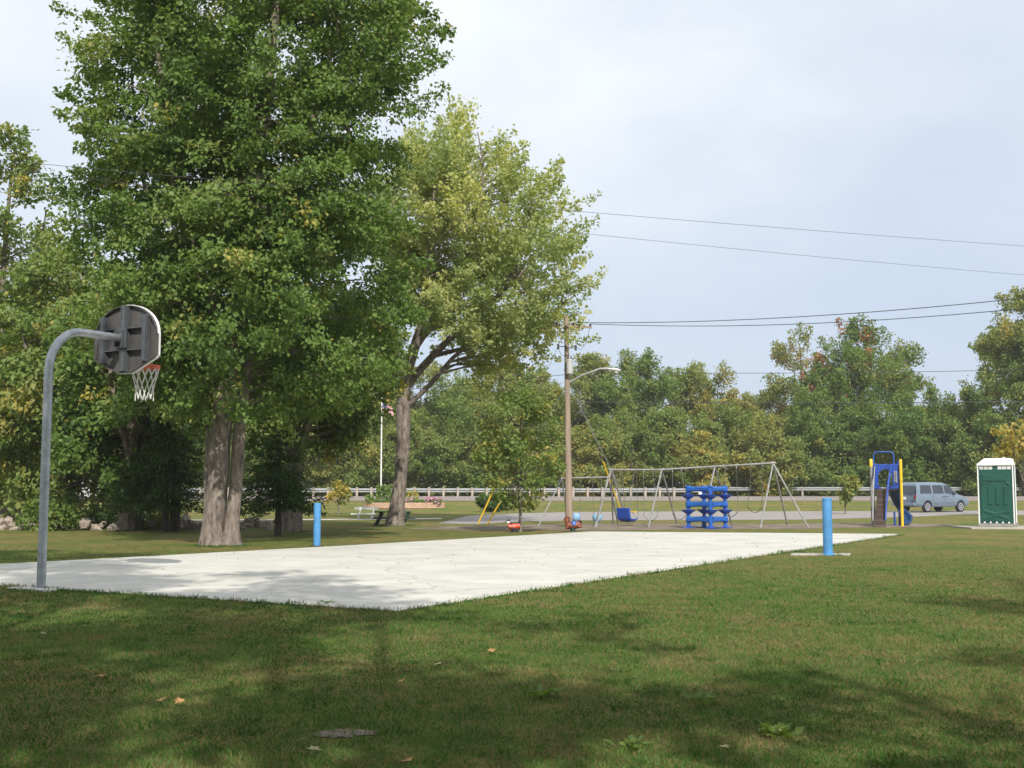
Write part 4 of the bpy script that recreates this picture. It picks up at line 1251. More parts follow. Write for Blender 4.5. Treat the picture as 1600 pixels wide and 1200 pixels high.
# ------------------------------------------------------------------ slide
def slide():
    b = gp(1386,822); d = b.y; s = d/FPX
    o = thing('playground_slide', 'blue playground slide with brown ladder and yellow posts in front of the minivan', 'slide', b, R(-17))
    def L(px, py, dd=0.0): return at(px,py,d+dd)-b
    xl, xr = L(1364,800).x, L(1408,800).x
    ht = L(1364,719).z
    zd = L(1380,763).z
    for x, dd, z0, m in ((xl,0,0,TUBE),(xr,-.1,0,YELLOW)):
        mb = MB().tube([(x,dd,-.05),(x,dd,ht)], .052, 14).lathe([(.055,ht-.02),(.05,ht+.01),(.02,ht+.03)],(x,dd,0),14)
        p = mb.build('post', m, o, smooth=True)
        if m is TUBE:
            MB().lathe([(.06,ht-.24),(.06,ht+.02),(.045,ht+.045),(0,ht+.05)],(x,dd,0),14).build('post_cap', YELLOW, p, smooth=True)
    for x in (xl+.05,xr-.05): MB().tube([(x,1.0,-.05),(x,1.0,ht)], .05, 12).build('post', BLUEDK, o, smooth=True)
    MB().box(((xl+xr)/2,.5,zd-.04),(xr-xl-.06,1.0,.07)).build('deck', BROWNM, o, bevel=.01)
    # front panel with a big opening
    z0, z1 = zd-.02, L(1380,725).z
    xa, xb = xl+.06, xr-.06
    def arch(yy):
        m = MB()
        t = .05
        m.box(((xa+xb)/2,yy,z1-.10),(xb-xa,t,.20))
        m.box((xa+.09,yy,(z0+z1-.2)/2),(.18,t,z1-z0-.2-.004))
        m.box((xb-.12,yy,(z0+z1-.2)/2),(.24,t,z1-z0-.2-.004))
        for x0, sg in ((xa+.18,1),(xb-.24,-1)):
            m.prism([(0,0),(sg*.16,0),(0,-.16)] if sg>0 else [(0,0),(0,-.16),(-.16,0)], (x0,yy+t/2,z1-.2), (1,0,0),(0,0,1), t)
            m.prism([(0,0),(0,.14),(sg*.14,0)] if sg<0 else [(0,0),(sg*.14,0),(0,.14)], (x0,yy+t/2,z0), (1,0,0),(0,0,1), t)
        return m
    arch(.0).build('panel', BLUEDK, o, bevel=.012)
    for x in (xa,xb): MB().box((x,.5,(z0+z1)/2),(.04,.9,(z1-z0)*.8)).build('side_panel', BLUEPL, o, bevel=.01)
    pw = MB().box((xb-.10,-.045,(z0+z1)/2-.02),(.05,.03,.42)).build('slat', TUBE, o, bevel=.004)
    MB().box((xb-.16,-.04,(z0+z1)/2),(.04,.03,.40)).build('slat', TUBE, o, bevel=.004)
    # hoop above
    hx0, hx1, hz = L(1366,725).x, L(1396,725).x, L(1380,706).z
    P = [(hx0,.05,z1-.5),(hx0,.05,hz-.12),(hx0+.04,.05,hz-.03),(hx0+.12,.05,hz),(hx1-.12,.05,hz),(hx1-.04,.05,hz-.03),(hx1,.05,hz-.12),(hx1,.05,z1-.5)]
    MB().tube(P, .022, 10).build('hoop', BLUEPL, o, smooth=True)
    # stepped ladder leaning towards us
    bl, br = L(1366,822).x, L(1382,822).x
    tl, tr_ = L(1373,764).x, L(1388,764).x
    n = 8; fy = -1.05
    for k in range(n):
        t = k/(n-1) if n > 1 else 0
        z = .05+(zd-.10)*k/(n-1); y = fy*(1-t)-.05
        x0, x1 = bl+(tl-bl)*t, br+(tr_-br)*t
        MB().box(((x0+x1)/2,y,z),(x1-x0,.17,.035)).build('tread', TREADM, o)
        if k < n-1:
            MB().box(((x0+x1)/2,y+.075,z+.10),(x1-x0-.02,.02,.17)).build('riser', BROWNM, o)
    for x0, x1 in ((bl,tl),(br,tr_)): MB().bar((x0,fy-.05,.0),(x1,-.05,zd-.02),.03,.09).build('stringer', BROWNM, o)
    for x0, x1, m in ((bl-.03,xa+.05,TUBE),(br+.03,L(1391,735).x,BLUEDK)):
        r = MB().tube([(x0,fy+.02,.22),(x0+(x1-x0)*.5,fy*.5,.22+(z1-.1-.22)*.55),(x1,-.06,z1-.25)], .022, 8)
        r.tube([(x0-.0,fy*.93,.42),(x0+(x1-x0)*.55,fy*.40,.62+(z1-.62)*.6),(x1+.02,-.06,z1-.10)], .02, 8)
        r.tube([(x0,fy+.02,.22),(x0,fy*.93,.42)], .02, 8)
        r.build('handrail', m, o, smooth=True)
    # curved trough
    rows = []
    n = 18
    for k in range(n+1):
        t = k/n
        px = 1389+ (1414-1389)*(t**1.1)
        ang = t*1.1
        x = L(1396,800).x+.46*(t**1.3)
        y = .35+.95*math.sin(t*math.pi*.75) -.35*t
        z = zd*(1-t)**1.15*(1)+.16
        tx, ty = .55, .9*math.cos(t*math.pi*.75)
        l = math.hypot(tx,ty); nx_, ny_ = ty/l, -tx/l
        row = []
        for q in range(9):
            a = math.pi*(q/8)
            wv = .30*math.cos(a); hv = -.38*math.sin(a)+.20
            row.append((x+nx_*wv, y+ny_*wv, max(.03,z+hv)))
        rows.append(row)
    vs = [p for r_ in rows for p in r_]; fs = []
    for i in range(n):
        for q in range(8): fs.append((i*9+q,i*9+q+1,(i+1)*9+q+1,(i+1)*9+q))
    ch = MB().add(vs,fs).build('chute', mat('dark_blue_chute',(0.010,0.050,0.135),.4,var=.2), o, smooth=True)
    so_ = ch.modifiers.new('solid','SOLIDIFY'); so_.thickness = .05
    MB().tube([(L(1398,820).x,.6,-.03),(L(1398,820).x,.6,.5)], .035, 10).build('chute_support', BLUEDK, o, smooth=True)
slide()

# ------------------------------------------------------------------ vehicles
GLASS = mat('dark_car_glass', (0.025,0.035,0.05), .08, 0, var=.2, scale=2, spec=.8)
def minivan(label, loc, rz, colour, sc=1.0, name='minivan'):
    o = thing(name, label, 'van' if name == 'minivan' else 'car', loc, rz)
    o.scale = (sc,sc,sc)
    PAINT = mat('car_paint', colour, .32, .35, var=.05, scale=2)
    RG = [
     [(.10,.80,.36),(.02,.88,.50),(0,.90,.72),(.05,.885,1.06),(.27,.755,1.64),(.36,.60,1.72)],
     [(.55,.84,.33),(.55,.905,.48),(.55,.925,.72),(.55,.905,1.06),(.55,.76,1.69),(.58,.60,1.765)],
     [(1.6,.84,.33),(1.6,.905,.48),(1.6,.925,.72),(1.6,.905,1.06),(1.6,.765,1.71),(1.6,.61,1.79)],
     [(2.6,.84,.33),(2.6,.905,.48),(2.6,.925,.72),(2.6,.905,1.05),(2.6,.75,1.68),(2.6,.60,1.755)],
     [(3.1,.84,.33),(3.1,.905,.48),(3.1,.925,.72),(3.1,.905,1.04),(2.86,.73,1.62),(2.84,.58,1.70)],
     [(3.72,.84,.33),(3.72,.90,.48),(3.72,.92,.72),(3.72,.89,1.00),(3.66,.84,1.06),(3.60,.62,1.12)],
     [(4.25,.82,.34),(4.28,.88,.48),(4.28,.89,.70),(4.28,.86,.90),(4.25,.78,.96),(4.22,.58,.99)],
     [(4.62,.72,.36),(4.68,.76,.48),(4.70,.77,.62),(4.66,.74,.76),(4.60,.66,.82),(4.55,.50,.85)]]
    vs, fs = [], []
    m = 12
    for g in RG:
        vs += [Vector(p) for p in g]+[Vector((x,-y,z)) for x,y,z in reversed(g)]
    for i in range(len(RG)-1):
        for q in range(m): fs.append((i*m+q,i*m+(q+1)%m,(i+1)*m+(q+1)%m,(i+1)*m+q))
    fs += [tuple(range(m-1,-1,-1)), tuple((len(RG)-1)*m+q for q in range(m))]
    body = MB().add(vs,fs).build('body', PAINT, o)
    cut = MB()
    for wx in (.98,3.83):
        cut.tube([(wx,-1.2,.33),(wx,1.2,.33)], .385, 24)
    co = cut.build('cut', PAINT, o)
    bo = body.modifiers.new('arches','BOOLEAN'); bo.object = co; bo.operation = 'DIFFERENCE'; bo.solver = 'EXACT'
    bv = body.modifiers.new('bevel','BEVEL'); bv.width = .035; bv.segments = 3; bv.limit_method = 'ANGLE'; bv.angle_limit = R(20)
    dg = bpy.context.evaluated_depsgraph_get()
    nm = bpy.data.meshes.new_from_object(body.evaluated_get(dg))
    for p in nm.polygons: p.use_smooth = True
    nm.set_sharp_from_angle(angle=R(38))
    body.modifiers.clear(); body.data = nm
    bpy.data.objects.remove(co)
    DK = BLACK
    MB().box((2.3,0,.40),(3.6,1.55,.16)).build('underbody', DK, o)
    def side(x, f):      # point on greenhouse side at height fraction f
        zb_, zt_ = 1.05, 1.68
        yb_, yt_ = .905, .76
        return Vector((x, yb_+(yt_-yb_)*f, zb_+(zt_-zb_)*f))
    for sg in (-1,1):
        for pts in (((.40,.10),(1.36,.10),(1.36,.88),(.52,.88)),((1.50,.10),(2.38,.10),(2.38,.88),(1.50,.88)),((2.50,.10),(3.36,.08),(2.98,.86),(2.50,.88))):
            P = [side(x,f) for x,f in pts]
            nn = Vector((0,.63,.145)).normalized()
            vs = [p+nn*.012 for p in P]+[p-nn*.03 for p in P]
            vs = [Vector((p.x,p.y*sg,p.z)) for p in vs]
            MB().add(vs, [(0,1,2,3),(7,6,5,4)]+[(i,4+i,4+(i+1)%4,(i+1)%4) for i in range(4)]).build('window', GLASS, o)
        for wx in (.98,3.83):
            wh = MB().lathe([(.20,-.10),(.30,-.10),(.33,-.07),(.33,.07),(.30,.10),(.20,.10)], (wx,.80*sg,.33), 24, Matrix.Rotation(R(90),3,'X'))
            w_ = wh.build('wheel', BLACK, o, smooth=True)
            MB().lathe([(0,.0),(.06,.03),(.14,.02),(.19,.035),(.215,.03),(.215,-.05),(0,-.05)], (wx,.80*sg+.075*sg,.33), 20, Matrix.Rotation(R(-90*sg),3,'X')).build('rim', mat('wheel_rim',(0.55,0.55,0.54),.35,.6), w_, smooth=True)
        tl_ = MB().box((.03,.83*sg,.92),(.10,.115,.24)).build('tail_light', mat('red_lens',(0.20,0.012,0.015),.25), o, bevel=.01)
        MB().box((2.30,.932*sg,.92),(.16,.02,.035)).build('door_handle', BLACK, o)
        MB().box((2.62,.932*sg,.94),(.14,.02,.035)).build('door_handle', BLACK, o)
        MB().box((3.15,1.0*sg,1.10),(.09,.17,.12)).build('side_mirror', BLACK, o, bevel=.015)
        MB().box((2.3,.934*sg,.60),(2.1,.02,.05)).build('side_moulding', PAINT, o)
        for xs_ in (1.43,2.44): MB().box((xs_,.9225*sg,.80),(.012,.01,.46)).build('door_seam', BLACK, o)
    n1 = Vector((-.94,0,.34)).normalized()
    def rear(y,z):
        f = (z-1.06)/(1.64-1.06)
        return Vector((.05+.22*f,y,z))
    P = [rear(.74,1.12),rear(-.74,1.12),rear(-.66,1.58),rear(.66,1.58)]
    vs = [p+n1*.014 for p in P]+[p-n1*.03 for p in P]
    MB().add(vs, [(0,1,2,3),(7,6,5,4)]+[(i,4+i,4+(i+1)%4,(i+1)%4) for i in range(4)]).build('rear_window', GLASS, o)
    a0, a1 = Vector((2.95,0,1.655)), Vector((3.56,0,1.14))
    nn = Vector((.58,0,.76)).normalized()
    P = [a0+Vector((0,.52,0)),a0+Vector((0,-.52,0)),a1+Vector((0,-.6,0)),a1+Vector((0,.6,0))]
    vs = [p+nn*.02 for p in P]+[p-nn*.04 for p in P]
    MB().add(vs, [(0,1,2,3),(7,6,5,4)]+[(i,4+i,4+(i+1)%4,(i+1)%4) for i in range(4)]).build('windscreen', GLASS, o)
    MB().box((-.03,0,.50),(.16,1.72,.20)).build('rear_bumper', PAINT, o, bevel=.03)
    MB().box((4.70,0,.50),(.14,1.45,.20)).build('front_bumper', PAINT, o, bevel=.03)
    MB().box((-.012,0,.84),(.03,.34,.16)).build('number_plate', WHITEPAINT, o)
    for sg in (-1,1): MB().box((4.655,.56*sg,.72),(.09,.24,.12)).build('headlight', mat('lamp_glass',(0.5,0.5,0.5),.1), o, bevel=.015)
    return o
vrz = R(29); vsc = .94
wp = gp(1449,801)
fx, fy = math.cos(vrz), math.sin(vrz)
lx, ly = .98*vsc, -.85*vsc
vloc = Vector((wp.x-(lx*fx-ly*fy), wp.y-(lx*fy+ly*fx), .004))
minivan('light blue-grey minivan parked on the asphalt right of the slide', vloc, vrz, (0.20,0.255,0.32), vsc)
ploc = pt(-34,58,0)
minivan('dark red and grey car partly in view at the left edge behind the rocks', ploc, R(20), (0.30,0.05,0.05), .95, 'parked_car')

# ------------------------------------------------------------------ portable toilet
def toilet():
    a, b = gp(1531.5,826), gp(1590,826.5)
    d = a.y
    w_ = (b.x-a.x); h = at(1560,716,d).z
    c = Vector(((a.x+b.x)/2, d, 0.06))
    tilt = R(-6)
    o = thing('portable_toilet', 'dark green portable toilet with a white roof on a concrete pad', 'portable toilet', (pt(1560,c.y+w_/2).x,c.y+w_/2,.06), R(-27))
    GR = mat('green_plastic', (0.008,0.072,0.055), .45, var=.2, scale=3)
    WH = mat('white_plastic', (0.78,0.78,0.77), .4, var=.05)
    hb = h*.868; hw = w_/2
    MB().box((0,0,.055),(w_+.06,w_+.06,.11)).build('skid_base', mat('grey_skid',(0.25,0.24,0.22),.8,var=.2), o, bevel=.015)
    MB().box((0,0,.11+(hb-.11)/2),(w_-.06,w_-.06,hb-.112)).build('cabin', GR, o, bevel=.01)
    for sx in (-1,1):
        for sy in (-1,1): MB().box((sx*(hw-.02),sy*(hw-.02),.112+(hb-.112)/2),(.042,.042,hb-.114)).build('corner_trim', WH, o, bevel=.008)
    fy_ = -(hw-.03)
    pn = MB()
    pn.box((0,fy_-.012,.11+(hb-.11)/2),(w_-.20,.03,hb-.25))
    door = pn.build('wall_panel', GR, o, bevel=.012)
    t = .035
    class rib:
        @staticmethod
        def bar(*a): MB().bar(*a).build('relief_rib', GR, door, bevel=.014)
        @staticmethod
        def box(*a): MB().box(*a).build('relief_rib', GR, door, bevel=.014)
    t = .035; y0 = fy_-.035
    def bar2(x0,z0,x1,z1,wd): rib.bar((x0,y0,z0),(x1,y0,z1),.03,wd)
    for xx in (-.25,.0,.25):
        rib.box((xx+.06,y0,.5*hb+.02),(.13,.03,.30*hb))
    q = w_*.36
    bar2(-q,.56,0.0,.42,.10) ; bar2(0.0,.42,q,.27,.10); bar2(-q,.27,-.03,.40,.10); bar2(.03,.44,q,.56,.10)
    rib.box((0,y0,hb*.80),(w_*.72,.03,.22))
    bar2(-q-.02,hb*.86,-q*.75,hb*.83,.07); bar2(q*.75,hb*.83,q+.02,hb*.86,.07)
    bar2(-q-.02,hb*.70,-q*.75,hb*.735,.07); bar2(q*.75,hb*.735,q+.02,hb*.70,.07)
    for sx in (-1,1):
        for k in range(3):
            MB().box((sx*.05+sx*(.10+.145*k)+0,fy_-.02,hb-.075),(.125,.03,.10)).build('vent', mat('pale_vent',(0.60,0.60,0.59),.6), o)
    for k in range(5): MB().box((-.39+.195*k,fy_-.02,.15),(.055,.04,.05)).build('rivet', WH, o)
    # roof: trapezoid dome
    rf = MB()
    z0, z1 = hb, h-.06
    lo = [(-hw-.02,-hw-.02),(hw+.0,-hw-.02),(hw+.0,hw+.02),(-hw-.02,hw+.02)]
    hi = [(-hw*.60,-hw*.84),(hw*.92,-hw*.84),(hw*.92,hw*.84),(-hw*.60,hw*.84)]
    rf.add([(x,y,z0) for x,y in lo]+[(x,y,z0+.05) for x,y in lo]+[(x,y,z1) for x,y in hi], [(3,2,1,0),(8,9,10,11)]+[(i,(i+1)%4,4+(i+1)%4,4+i) for i in range(4)]+[(4+i,4+(i+1)%4,8+(i+1)%4,8+i) for i in range(4)])
    roof = rf.build('roof', WH, o, bevel=.025)
    for xx in (-.20,.08,.36):
        MB().tube([(xx,-hw*.66,z1-.03),(xx,hw*.66,z1-.03)], .035, 10).build('roof_ridge', WH, roof, smooth=True)
    MB().tube([(hw*.4,hw*.5,z1-.2),(hw*.4,hw*.5,z1+.05)], .05, 10).build('vent_pipe', WH, o, smooth=True)
    pd = [gp(1494,833), gp(1532,827.5), gp(1680,826), gp(1680,834.5)]
    return c, w_
tc_, tw_ = toilet()
pc = Vector((pt(1560,tc_.y).x+.85, tc_.y+.40, 0))
pad('toilet_pad', pc, 2.0, .95, Vector((1,0,0)), Vector((0,1,0)), .06, OLDCONC)

# ------------------------------------------------------------------ guard rail
def rail():
    y = 90.0; z = float(gz(y))
    x0, x1 = -62, 14.5
    o = thing('guard_rail', 'pale steel guard rail on close wooden posts along the highway, left length', 'guard rail', (0,y,z))
    def beam(x0, x1, yy, zz):
        m = MB()
        prof = [(-.06,-.17),(.06,-.10),(.06,-.07),(-.08,0),(.06,.07),(.06,.10),(-.06,.17)]
        vs = [(x0,yy-b,zz+c) for b,c in prof]+[(x1,yy-b,zz+c) for b,c in prof]
        fs = [(i,i+1,8+i,7+i) for i in range(6)]
        return m.add(vs,fs)
    RM = mat('pale_rail_steel',(0.40,0.41,0.42),.5,.3,var=.12,scale=1.5)
    for k in range(6):
        a = x0+(x1-x0)*k/6
        b = beam(a, a+(x1-x0)/6, 0, .52).build('rail_beam', RM, o)
        sm = b.modifiers.new('s','SOLIDIFY'); sm.thickness = .012
    x = x0+.4; pm = None
    while x < x1:
        if pm is None:
            pm = MB().box((0,0,0),(.17,.16,.86)).build('rail_post', POSTWOOD, o); pm.location = (x,-.14,.36)
        else:
            c = pm.copy(); C.objects.link(c); c.parent = o; c.location = (x,-.14,.36+random.uniform(-.02,.02))
        x += 1.12 if x > -16 else 2.2
    MB().box((x1+.15,-.05,.40),(.30,.12,.42)).build('end_terminal', WHITEPAINT, o, bevel=.03)
    o2 = thing('guard_rail', 'pale double-lined steel guard rail along the highway, right length behind the minivan', 'guard rail', (0,y+9.5,z))
    for k in range(4):
        a = 12+56*k/4
        b = beam(a, a+14, 0, .62).build('rail_beam', RM, o2)
        sm = b.modifiers.new('s','SOLIDIFY'); sm.thickness = .012
    for k in range(14):
        MB().box((13+4*k,.14,.40),(.16,.16,.9)).build('rail_post', POSTWOOD, o2)
rail()

# ------------------------------------------------------------------ flagpole, flower bed, bench, table
def flag():
    d = 76.0; z = float(gz(d)); b = pt(595,d,z)
    o = thing('flagpole', 'white flagpole with a small flag behind the flower bed', 'flagpole', b)
    top = at(594.5,624,d).z-z
    MB().tube([(0,0,-.05),(0,0,top)], [.055,.035], 10).lathe([(0,top),(.07,top+.05),(.07,top+.08),(0,top+.13)],(0,0,0),10).build('pole', WHITEPAINT, o, smooth=True)
    MB().lathe([(.2,0),(.2,.3),(.1,.34)]).build('foot', WHITEPAINT, o)
    L = .82; H = .52
    RED = mat('flag_red',(0.42,0.05,0.06),.8); WHT = mat('flag_white',(0.72,0.70,0.70),.8); NAV = mat('flag_blue',(0.05,0.06,0.18),.8)
    zt = at(594,630,d).z-z
    n = 16
    def P(u, v):   # u along the fly, v from top
        return Vector((.04+u*L*.9, .10*math.sin(u*6), zt-v*H-.30*u*u-.10*u))
    def part(u0,u1,v0,v1,m,name,par,off=0):
        vs, fs = [], []
        for k in range(n+1):
            u = u0+(u1-u0)*k/n
            vs += [P(u,v0)+Vector((0,off,0)),P(u,v1)+Vector((0,off,0))]
        for k in range(n): fs.append((2*k,2*k+1,2*k+3,2*k+2))
        q = MB().add(vs,fs).build(name, m, par)
        q.modifiers.new('s','SOLIDIFY').thickness = .006
        return q
    fl = part(0,1,0,1,WHT,'flag',o)
    for k in range(7): part(0,1,(2*k)/13,(2*k+1)/13,RED,'stripe',fl,-.008)
    cn = part(0,.42,0,7/13,NAV,'canton',fl,-.016)
    st = MB()
    for r_ in range(5):
        for c_ in range(6):
            p = P(.035+.066*c_,.05+.105*r_)+Vector((0,-.026,0))
            st.prism([(.012*math.cos(math.pi/2+k*math.pi/5)*(1 if k%2==0 else .4), .012*math.sin(math.pi/2+k*math.pi/5)*(1 if k%2==0 else .4)) for k in range(10)], p, (1,0,0),(0,0,1), .002)
    st.build('stars', WHT, fl)['kind'] = 'stuff'
flag()
def bed():
    d = 72.0; z = float(gz(d))
    c = pt(631,d,z)
    o = thing('flower_bed', 'raised curved brick flower bed with pink flowers behind the leaning maple', 'flower bed', c)
    BR = mat('salmon_block', (0.50,0.33,0.235), .9, var=.2, scale=5, bump=.3)
    hw = 61*d/FPX
    wall = MB(); soil = MB()
    n = 26
    zt = at(640,785,d).z-z
    for row in range(3):
        for k in range(n):
            a0 = math.pi+math.pi*(k+(row%2)*.5)/n; a = a0+math.pi/n/2
            p = Vector((hw*math.cos(a), 1.3*math.sin(a)+.3, zt*(row+.5)/3))
            tdir = math.atan2(1.3*math.cos(a), -hw*math.sin(a))
            ln = math.hypot(hw*math.sin(a),1.3*math.cos(a))*math.pi/n
            wall.box(p, (ln*.97,.2,zt/3*.95), tdir)
    wall.build('brick_wall', BR, o)
    P = [(hw*.97*math.cos(math.pi+math.pi*k/20), 1.25*math.sin(math.pi+math.pi*k/20)+.3, zt*.9) for k in range(21)]
    soil.add(P,[tuple(range(21))]); soil.build('soil', DIRT, o)
    PK = leaf_mat('flower_petal', [(0,(0.42,0.14,0.27)),(0.5,(0.48,0.25,0.36)),(1,(0.58,0.50,0.52))], .15)
    rs = np.random.RandomState(3)
    def clump(name, x0, x1, y0, y1, zh, n_, m, t0, t1, sz, kind=None):
        x = rs.uniform(x0,x1,n_); y = rs.uniform(y0,y1,n_); zz = zt*.85+rs.rand(n_)*zh
        q = leaf_object(name, np.stack([x,y,zz],1), unit(rs.normal(0,1,(n_,3))), unit(rs.normal(0,.5,(n_,3))+np.array([0,-.5,.7])), sz*rs.uniform(.7,1.3,n_), sz*rs.uniform(.6,1,n_), rs.uniform(t0,t1,n_), o, m)
        if kind: q['kind'] = kind
    k_ = d/FPX
    X = lambda px: (px-631)*k_
    clump('foliage', X(580), X(690), -.7, .2, .22, 900, LEAF, .3,.6, .13, 'stuff')
    clump('pink_flowers', X(664), X(688), -.75, -.1, .36, 260, PK, 0,1, .11, 'stuff')
    clump('pink_flowers', X(628), X(646), -.75, -.1, .30, 160, PK, 0,1, .10, 'stuff')
    clump('ornamental_shrub', X(588), X(612), -.2, .4, 1.15, 420, LEAF, .35,.6, .16)
    clump('ornamental_shrub', X(634), X(652), 0, .5, .75, 200, LEAF, .66,.9, .14)
    clump('ornamental_shrub', X(573), X(584), -.6, 0, .5, 160, LEAF, .4,.7, .14)
bed()
def bench():
    d = gp(570,811).y; b = gp(570,811)
    o = thing('park_bench', 'white plank bench on the lawn left of the picnic table', 'bench', b, R(-4))
    s = d/FPX; w_ = 37*s; L = lambda py: at(570,py,d).z
    MB().box((0,.28,L(794.5)),(w_,.035,.115)).build('backrest', WHITEPAINT, o, bevel=.006)
    MB().box((-.06,-.02,L(803)),(w_*1.02,.30,.045)).build('seat', WHITEPAINT, o, bevel=.006)
    for x in (-w_*.27,w_*.30):
        MB().tube([(x-.02,-.05,-.03),(x-.02,.02,L(803)-.04),(x+.02,.24,L(803)+.05),(x+.03,.26,L(793))], .026, 8).tube([(x,.25,-.03),(x,.2,L(803)-.03)],.024,8).build('leg', WHITEPAINT, o, smooth=True)
bench()
def picnic():
    d = 43.6; b = pt(614,d,0)
    o = thing('picnic_table', 'dark green picnic table half hidden behind the leaning maple trunk', 'picnic table', b, R(3))
    s = d/FPX; W_ = 57*s; H = .50
    tp = MB()
    for k in range(5): tp.box((0,-.30+.15*k,H),(W_,.14,.045))
    tp.build('table_top', GREENDK, o, bevel=.006)
    for y in (-.68,.68):
        m = MB()
        for k in (-1,1): m.box((.06,y+k*.075,.27),(W_*1.16,.14,.04))
        m.build('bench_seat', GREENDK, o, bevel=.005)
    for x in (-W_*.36,W_*.36):
        for sg in (-1,1):
            MB().bar((x-.16*1,sg*.62,-.02),(x+.10*1,sg*.22,H-.03),.05,.10).build('leg', GREENDK, o)
        MB().box((x,0,.22),(.045,1.45,.08)).box((x+.02,0,H-.06),(.045,.68,.08)).build('cross_brace', GREENDK, o)
picnic()

# ------------------------------------------------------------------ spring riders
HORSEM = mat('brown_rider', (0.19,0.055,0.028), .5, var=.2, scale=4)
HORSEDK = mat('dark_mane', (0.05,0.018,0.014), .6, var=.2)
def spring(o, z1, m):
    P = [(.07*math.cos(k*.6),.07*math.sin(k*.6),z1*k/40) for k in range(41)]
    MB().tube(P, .02, 6).tube([(0,0,0),(0,0,.03)], .11, 12).tube([(0,0,z1-.02),(0,0,z1+.03)], .09, 12).build('spring', m, o, smooth=True)
def horse():
    b = gp(895,830.5); d = b.y; s = d/FPX
    o = thing('spring_rider', 'brown horse spring rider with a blue saddle in front of the utility pole', 'spring rider', b)
    k = s
    def q(px,py,y=0): return Vector(((px-895)*k,y,(830.5-py)*k))
    spring(o, .14, GREENDK)
    bd = MB()
    bd.tube([q(885,823),q(890,821),q(897,821),q(903,820),q(907,818)], [.10,.12,.12,.12,.07], 12)
    bd.tube([q(889,821),q(887,815),q(886,811)], [.12,.09,.075], 12)
    bd.tube([q(887.5,809),q(884,811.5),q(881.5,814)], [.075,.065,.045], 12)
    bd.tube([q(886,808.5,-.03),q(886.6,806.4,-.035)], [.02,.004], 6).tube([q(886,808.5,.03),q(886.6,806.4,.035)], [.02,.004], 6)
    for y in (-.09,.09):
        bd.tube([q(889,822,y),q(886,825,y),q(883,825.5,y)], [.05,.04,.03], 8)
        bd.tube([q(902,821,y),q(906,823,y),q(909.5,823.5,y)], [.06,.045,.03], 8)
    bd.build('body', HORSEM, o, smooth=True)
    MB().tube([q(888.5,808),q(889.8,812),q(890.5,816)], [.03,.035,.02], 8).build('mane', HORSEDK, o, smooth=True)
    MB().tube([q(905,818),q(906.5,813.5),q(907.5,814),q(908,818)], [.035,.045,.05,.02], 8).build('tail', HORSEDK, o, smooth=True)
    MB().lathe([(.0,.05),(.09,.04),(.125,-.02),(.13,-.09),(.11,-.10)], q(896.5,816.8), 14).build('saddle', BLUEPL, o, smooth=True)
    MB().tube([q(888.5,813.5,-.16),q(888.5,813.5,.16)], .018, 8).build('handle', BLACK, o, smooth=True)
    for y in (-.078,.078): MB().lathe([(0,.012),(.012,0),(0,-.012)], q(883.8,810.6,y*.8), 8).build('eye', BLACK, o, smooth=True)
horse()
def dog():
    b = gp(803,831.5); d = b.y; s = d/FPX
    o = thing('spring_rider', 'red and black spring rider with a white head beside the young tree stem', 'spring rider', b)
    def q(px,py,y=0): return Vector(((px-803)*s,y,(831.5-py)*s))
    spring(o, .12, BLACK)
    MB().tube([q(794,822),q(797,822.5),q(804,822.5),q(812.5,821.5)], [.07,.10,.105,.08], 12).build('body', REDPAINT, o, smooth=True)
    MB().tube([q(796,819),q(803,820),q(811,818.5),q(812,813)], [.06,.06,.05,.03], 10).build('seat', BLACK, o, smooth=True)
    hd = MB().tube([q(792,816.5),q(794,816),q(796,816)], [.045,.055,.05], 12)
    h = hd.build('head', WHITEPAINT, o, smooth=True)
    MB().tube([q(792,813.5,-.04),q(796.5,813,-.04),q(797,813,.04),q(792,813.5,.04)], .025, 8).build('cap', BLACK, h, smooth=True)
    MB().tube([q(791,814.5),q(790.6,816.5)], [.02,.02], 8).build('nose', BLACK, h, smooth=True)
    for px in (797.5,802.5):
        for y in (-.105,.105): MB().lathe([(0,.02),(.04,.012),(.04,-.012),(0,-.02)], q(px,822,y), 12, Matrix.Rotation(R(90),3,'X')).build('light', mat('pink_disc',(0.62,0.32,0.27),.4), o, smooth=True)
    MB().tube([q(799,818,-.15),q(799,818,.15)], .016, 8).build('handle', BLACK, o, smooth=True)
dog()

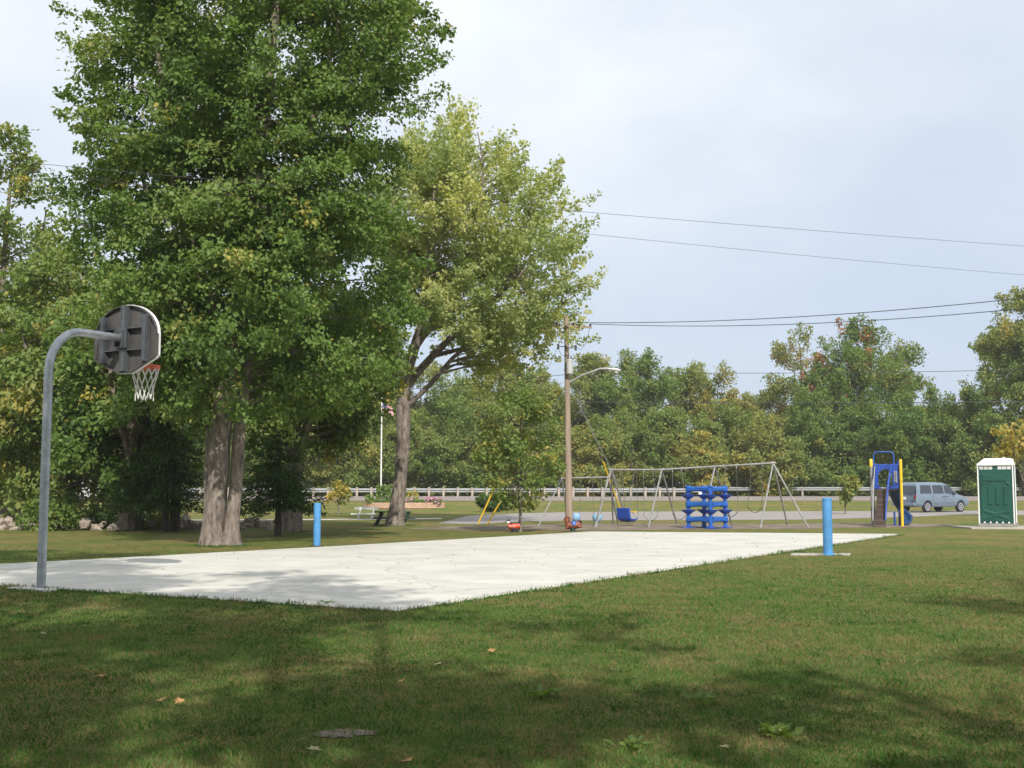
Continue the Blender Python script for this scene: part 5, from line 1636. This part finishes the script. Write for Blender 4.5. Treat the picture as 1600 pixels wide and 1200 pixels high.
# ------------------------------------------------------------------ rubble row at left
def rocks():
    rnd = random.Random(4)
    protos = []
    for k in range(7):
        bm = bmesh.new()
        bmesh.ops.create_icosphere(bm, subdivisions=2, radius=1)
        for v in bm.verts:
            f = 1+rnd.uniform(-.16,.16)
            v.co = Vector((v.co.x*f, v.co.y*f*.8, v.co.z*f*.62))
        for cut in range(6):
            nn = Vector((rnd.uniform(-1,1),rnd.uniform(-1,1),rnd.uniform(-.4,1))).normalized()
            r = bmesh.ops.bisect_plane(bm, geom=bm.verts[:]+bm.edges[:]+bm.faces[:], plane_co=nn*rnd.uniform(.5,.72), plane_no=nn, clear_outer=True)
            ed = [e for e in r['geom_cut'] if isinstance(e, bmesh.types.BMEdge)]
            if ed: bmesh.ops.contextual_create(bm, geom=ed)
        me = bpy.data.meshes.new('rubble_rock'); bm.to_mesh(me); bm.free()
        me.materials.append(ROCK); protos.append(me)
    n = 0
    for k in range(150):
        px = rnd.uniform(-20,440)
        yy = rnd.uniform(820.5,829.0)
        p = gp(px, yy)
        o = link('rubble_rock', protos[k%7])
        sz = rnd.uniform(.13,.30)
        o.scale = (sz*rnd.uniform(.9,1.5),sz,sz*rnd.uniform(.8,1.2))
        o.location = (p.x,p.y,sz*.22+(0.16 if k%4==0 else 0))
        o.rotation_euler = (rnd.uniform(-.3,.3),rnd.uniform(-.3,.3),rnd.uniform(0,6.28))
        tag(o, 'pale tan boulder in the rubble row along the back of the left lawn', 'rock', 'rocks of the rubble row')
rocks()
# ------------------------------------------------------------------ house at left, half hidden
def house():
    d = 84.0; z = float(gz(d)); b = pt(70,d,z)
    o = thing('house', 'pale grey house half hidden behind the olive tree at left', 'house', b, R(-4))
    SD = mat('grey_siding',(0.45,0.46,0.48),.7,var=.08,scale=3); RF = mat('roof_shingle',(0.10,0.09,0.09),.9,var=.2,scale=8)
    mb = MB()
    for k in range(14): mb.box((0,0-.004*(k%2),.28+.19*k),(11,6,.188))
    mb.build('wall', SD, o)
    MB().prism([(-3.4,0),(3.4,0),(0,1.7)], (-5.7,0,2.87), (0,1,0), (0,0,1), 11.4).build('roof', RF, o)
    MB().box((0,0,.09),(10.9,5.9,.19)).build('foundation', BLACK, o)
    for x in (-4,-1.3,3.4):
        w_ = MB().box((x,-3.03,1.7),(1.1,.06,1.1)).build('window', WHITEPAINT, o)
        MB().box((x,-3.07,1.7),(.95,.03,.95)).build('pane', GLASS, w_)
    dr = MB().box((1.2,-3.03,1.25),(.95,.06,2.05)).build('door', WHITEPAINT, o)
    MB().lathe([(0,.03),(.03,0),(0,-.03)], (1.55,-3.08,1.2), 8).build('handle', GREYMETAL, dr)
house()

# ------------------------------------------------------------------ thin haze volume, added to soften the far trees
def haze():
    m = bpy.data.materials.new('haze'); m.use_nodes = True
    n = m.node_tree; n.nodes.clear()
    o_ = n.nodes.new('ShaderNodeOutputMaterial'); v = n.nodes.new('ShaderNodeVolumePrincipled')
    v.inputs['Color'].default_value = (.94,.93,.88,1); v.inputs['Density'].default_value = 0.00045
    n.links.new(v.outputs[0], o_.inputs['Volume'])
    o = MB().box((0,55,10),(420,260,23)).build('haze', m)
    tag(o, 'thin pale haze added between the court and the woods to soften the far trees', 'haze', kind='stuff')
haze()
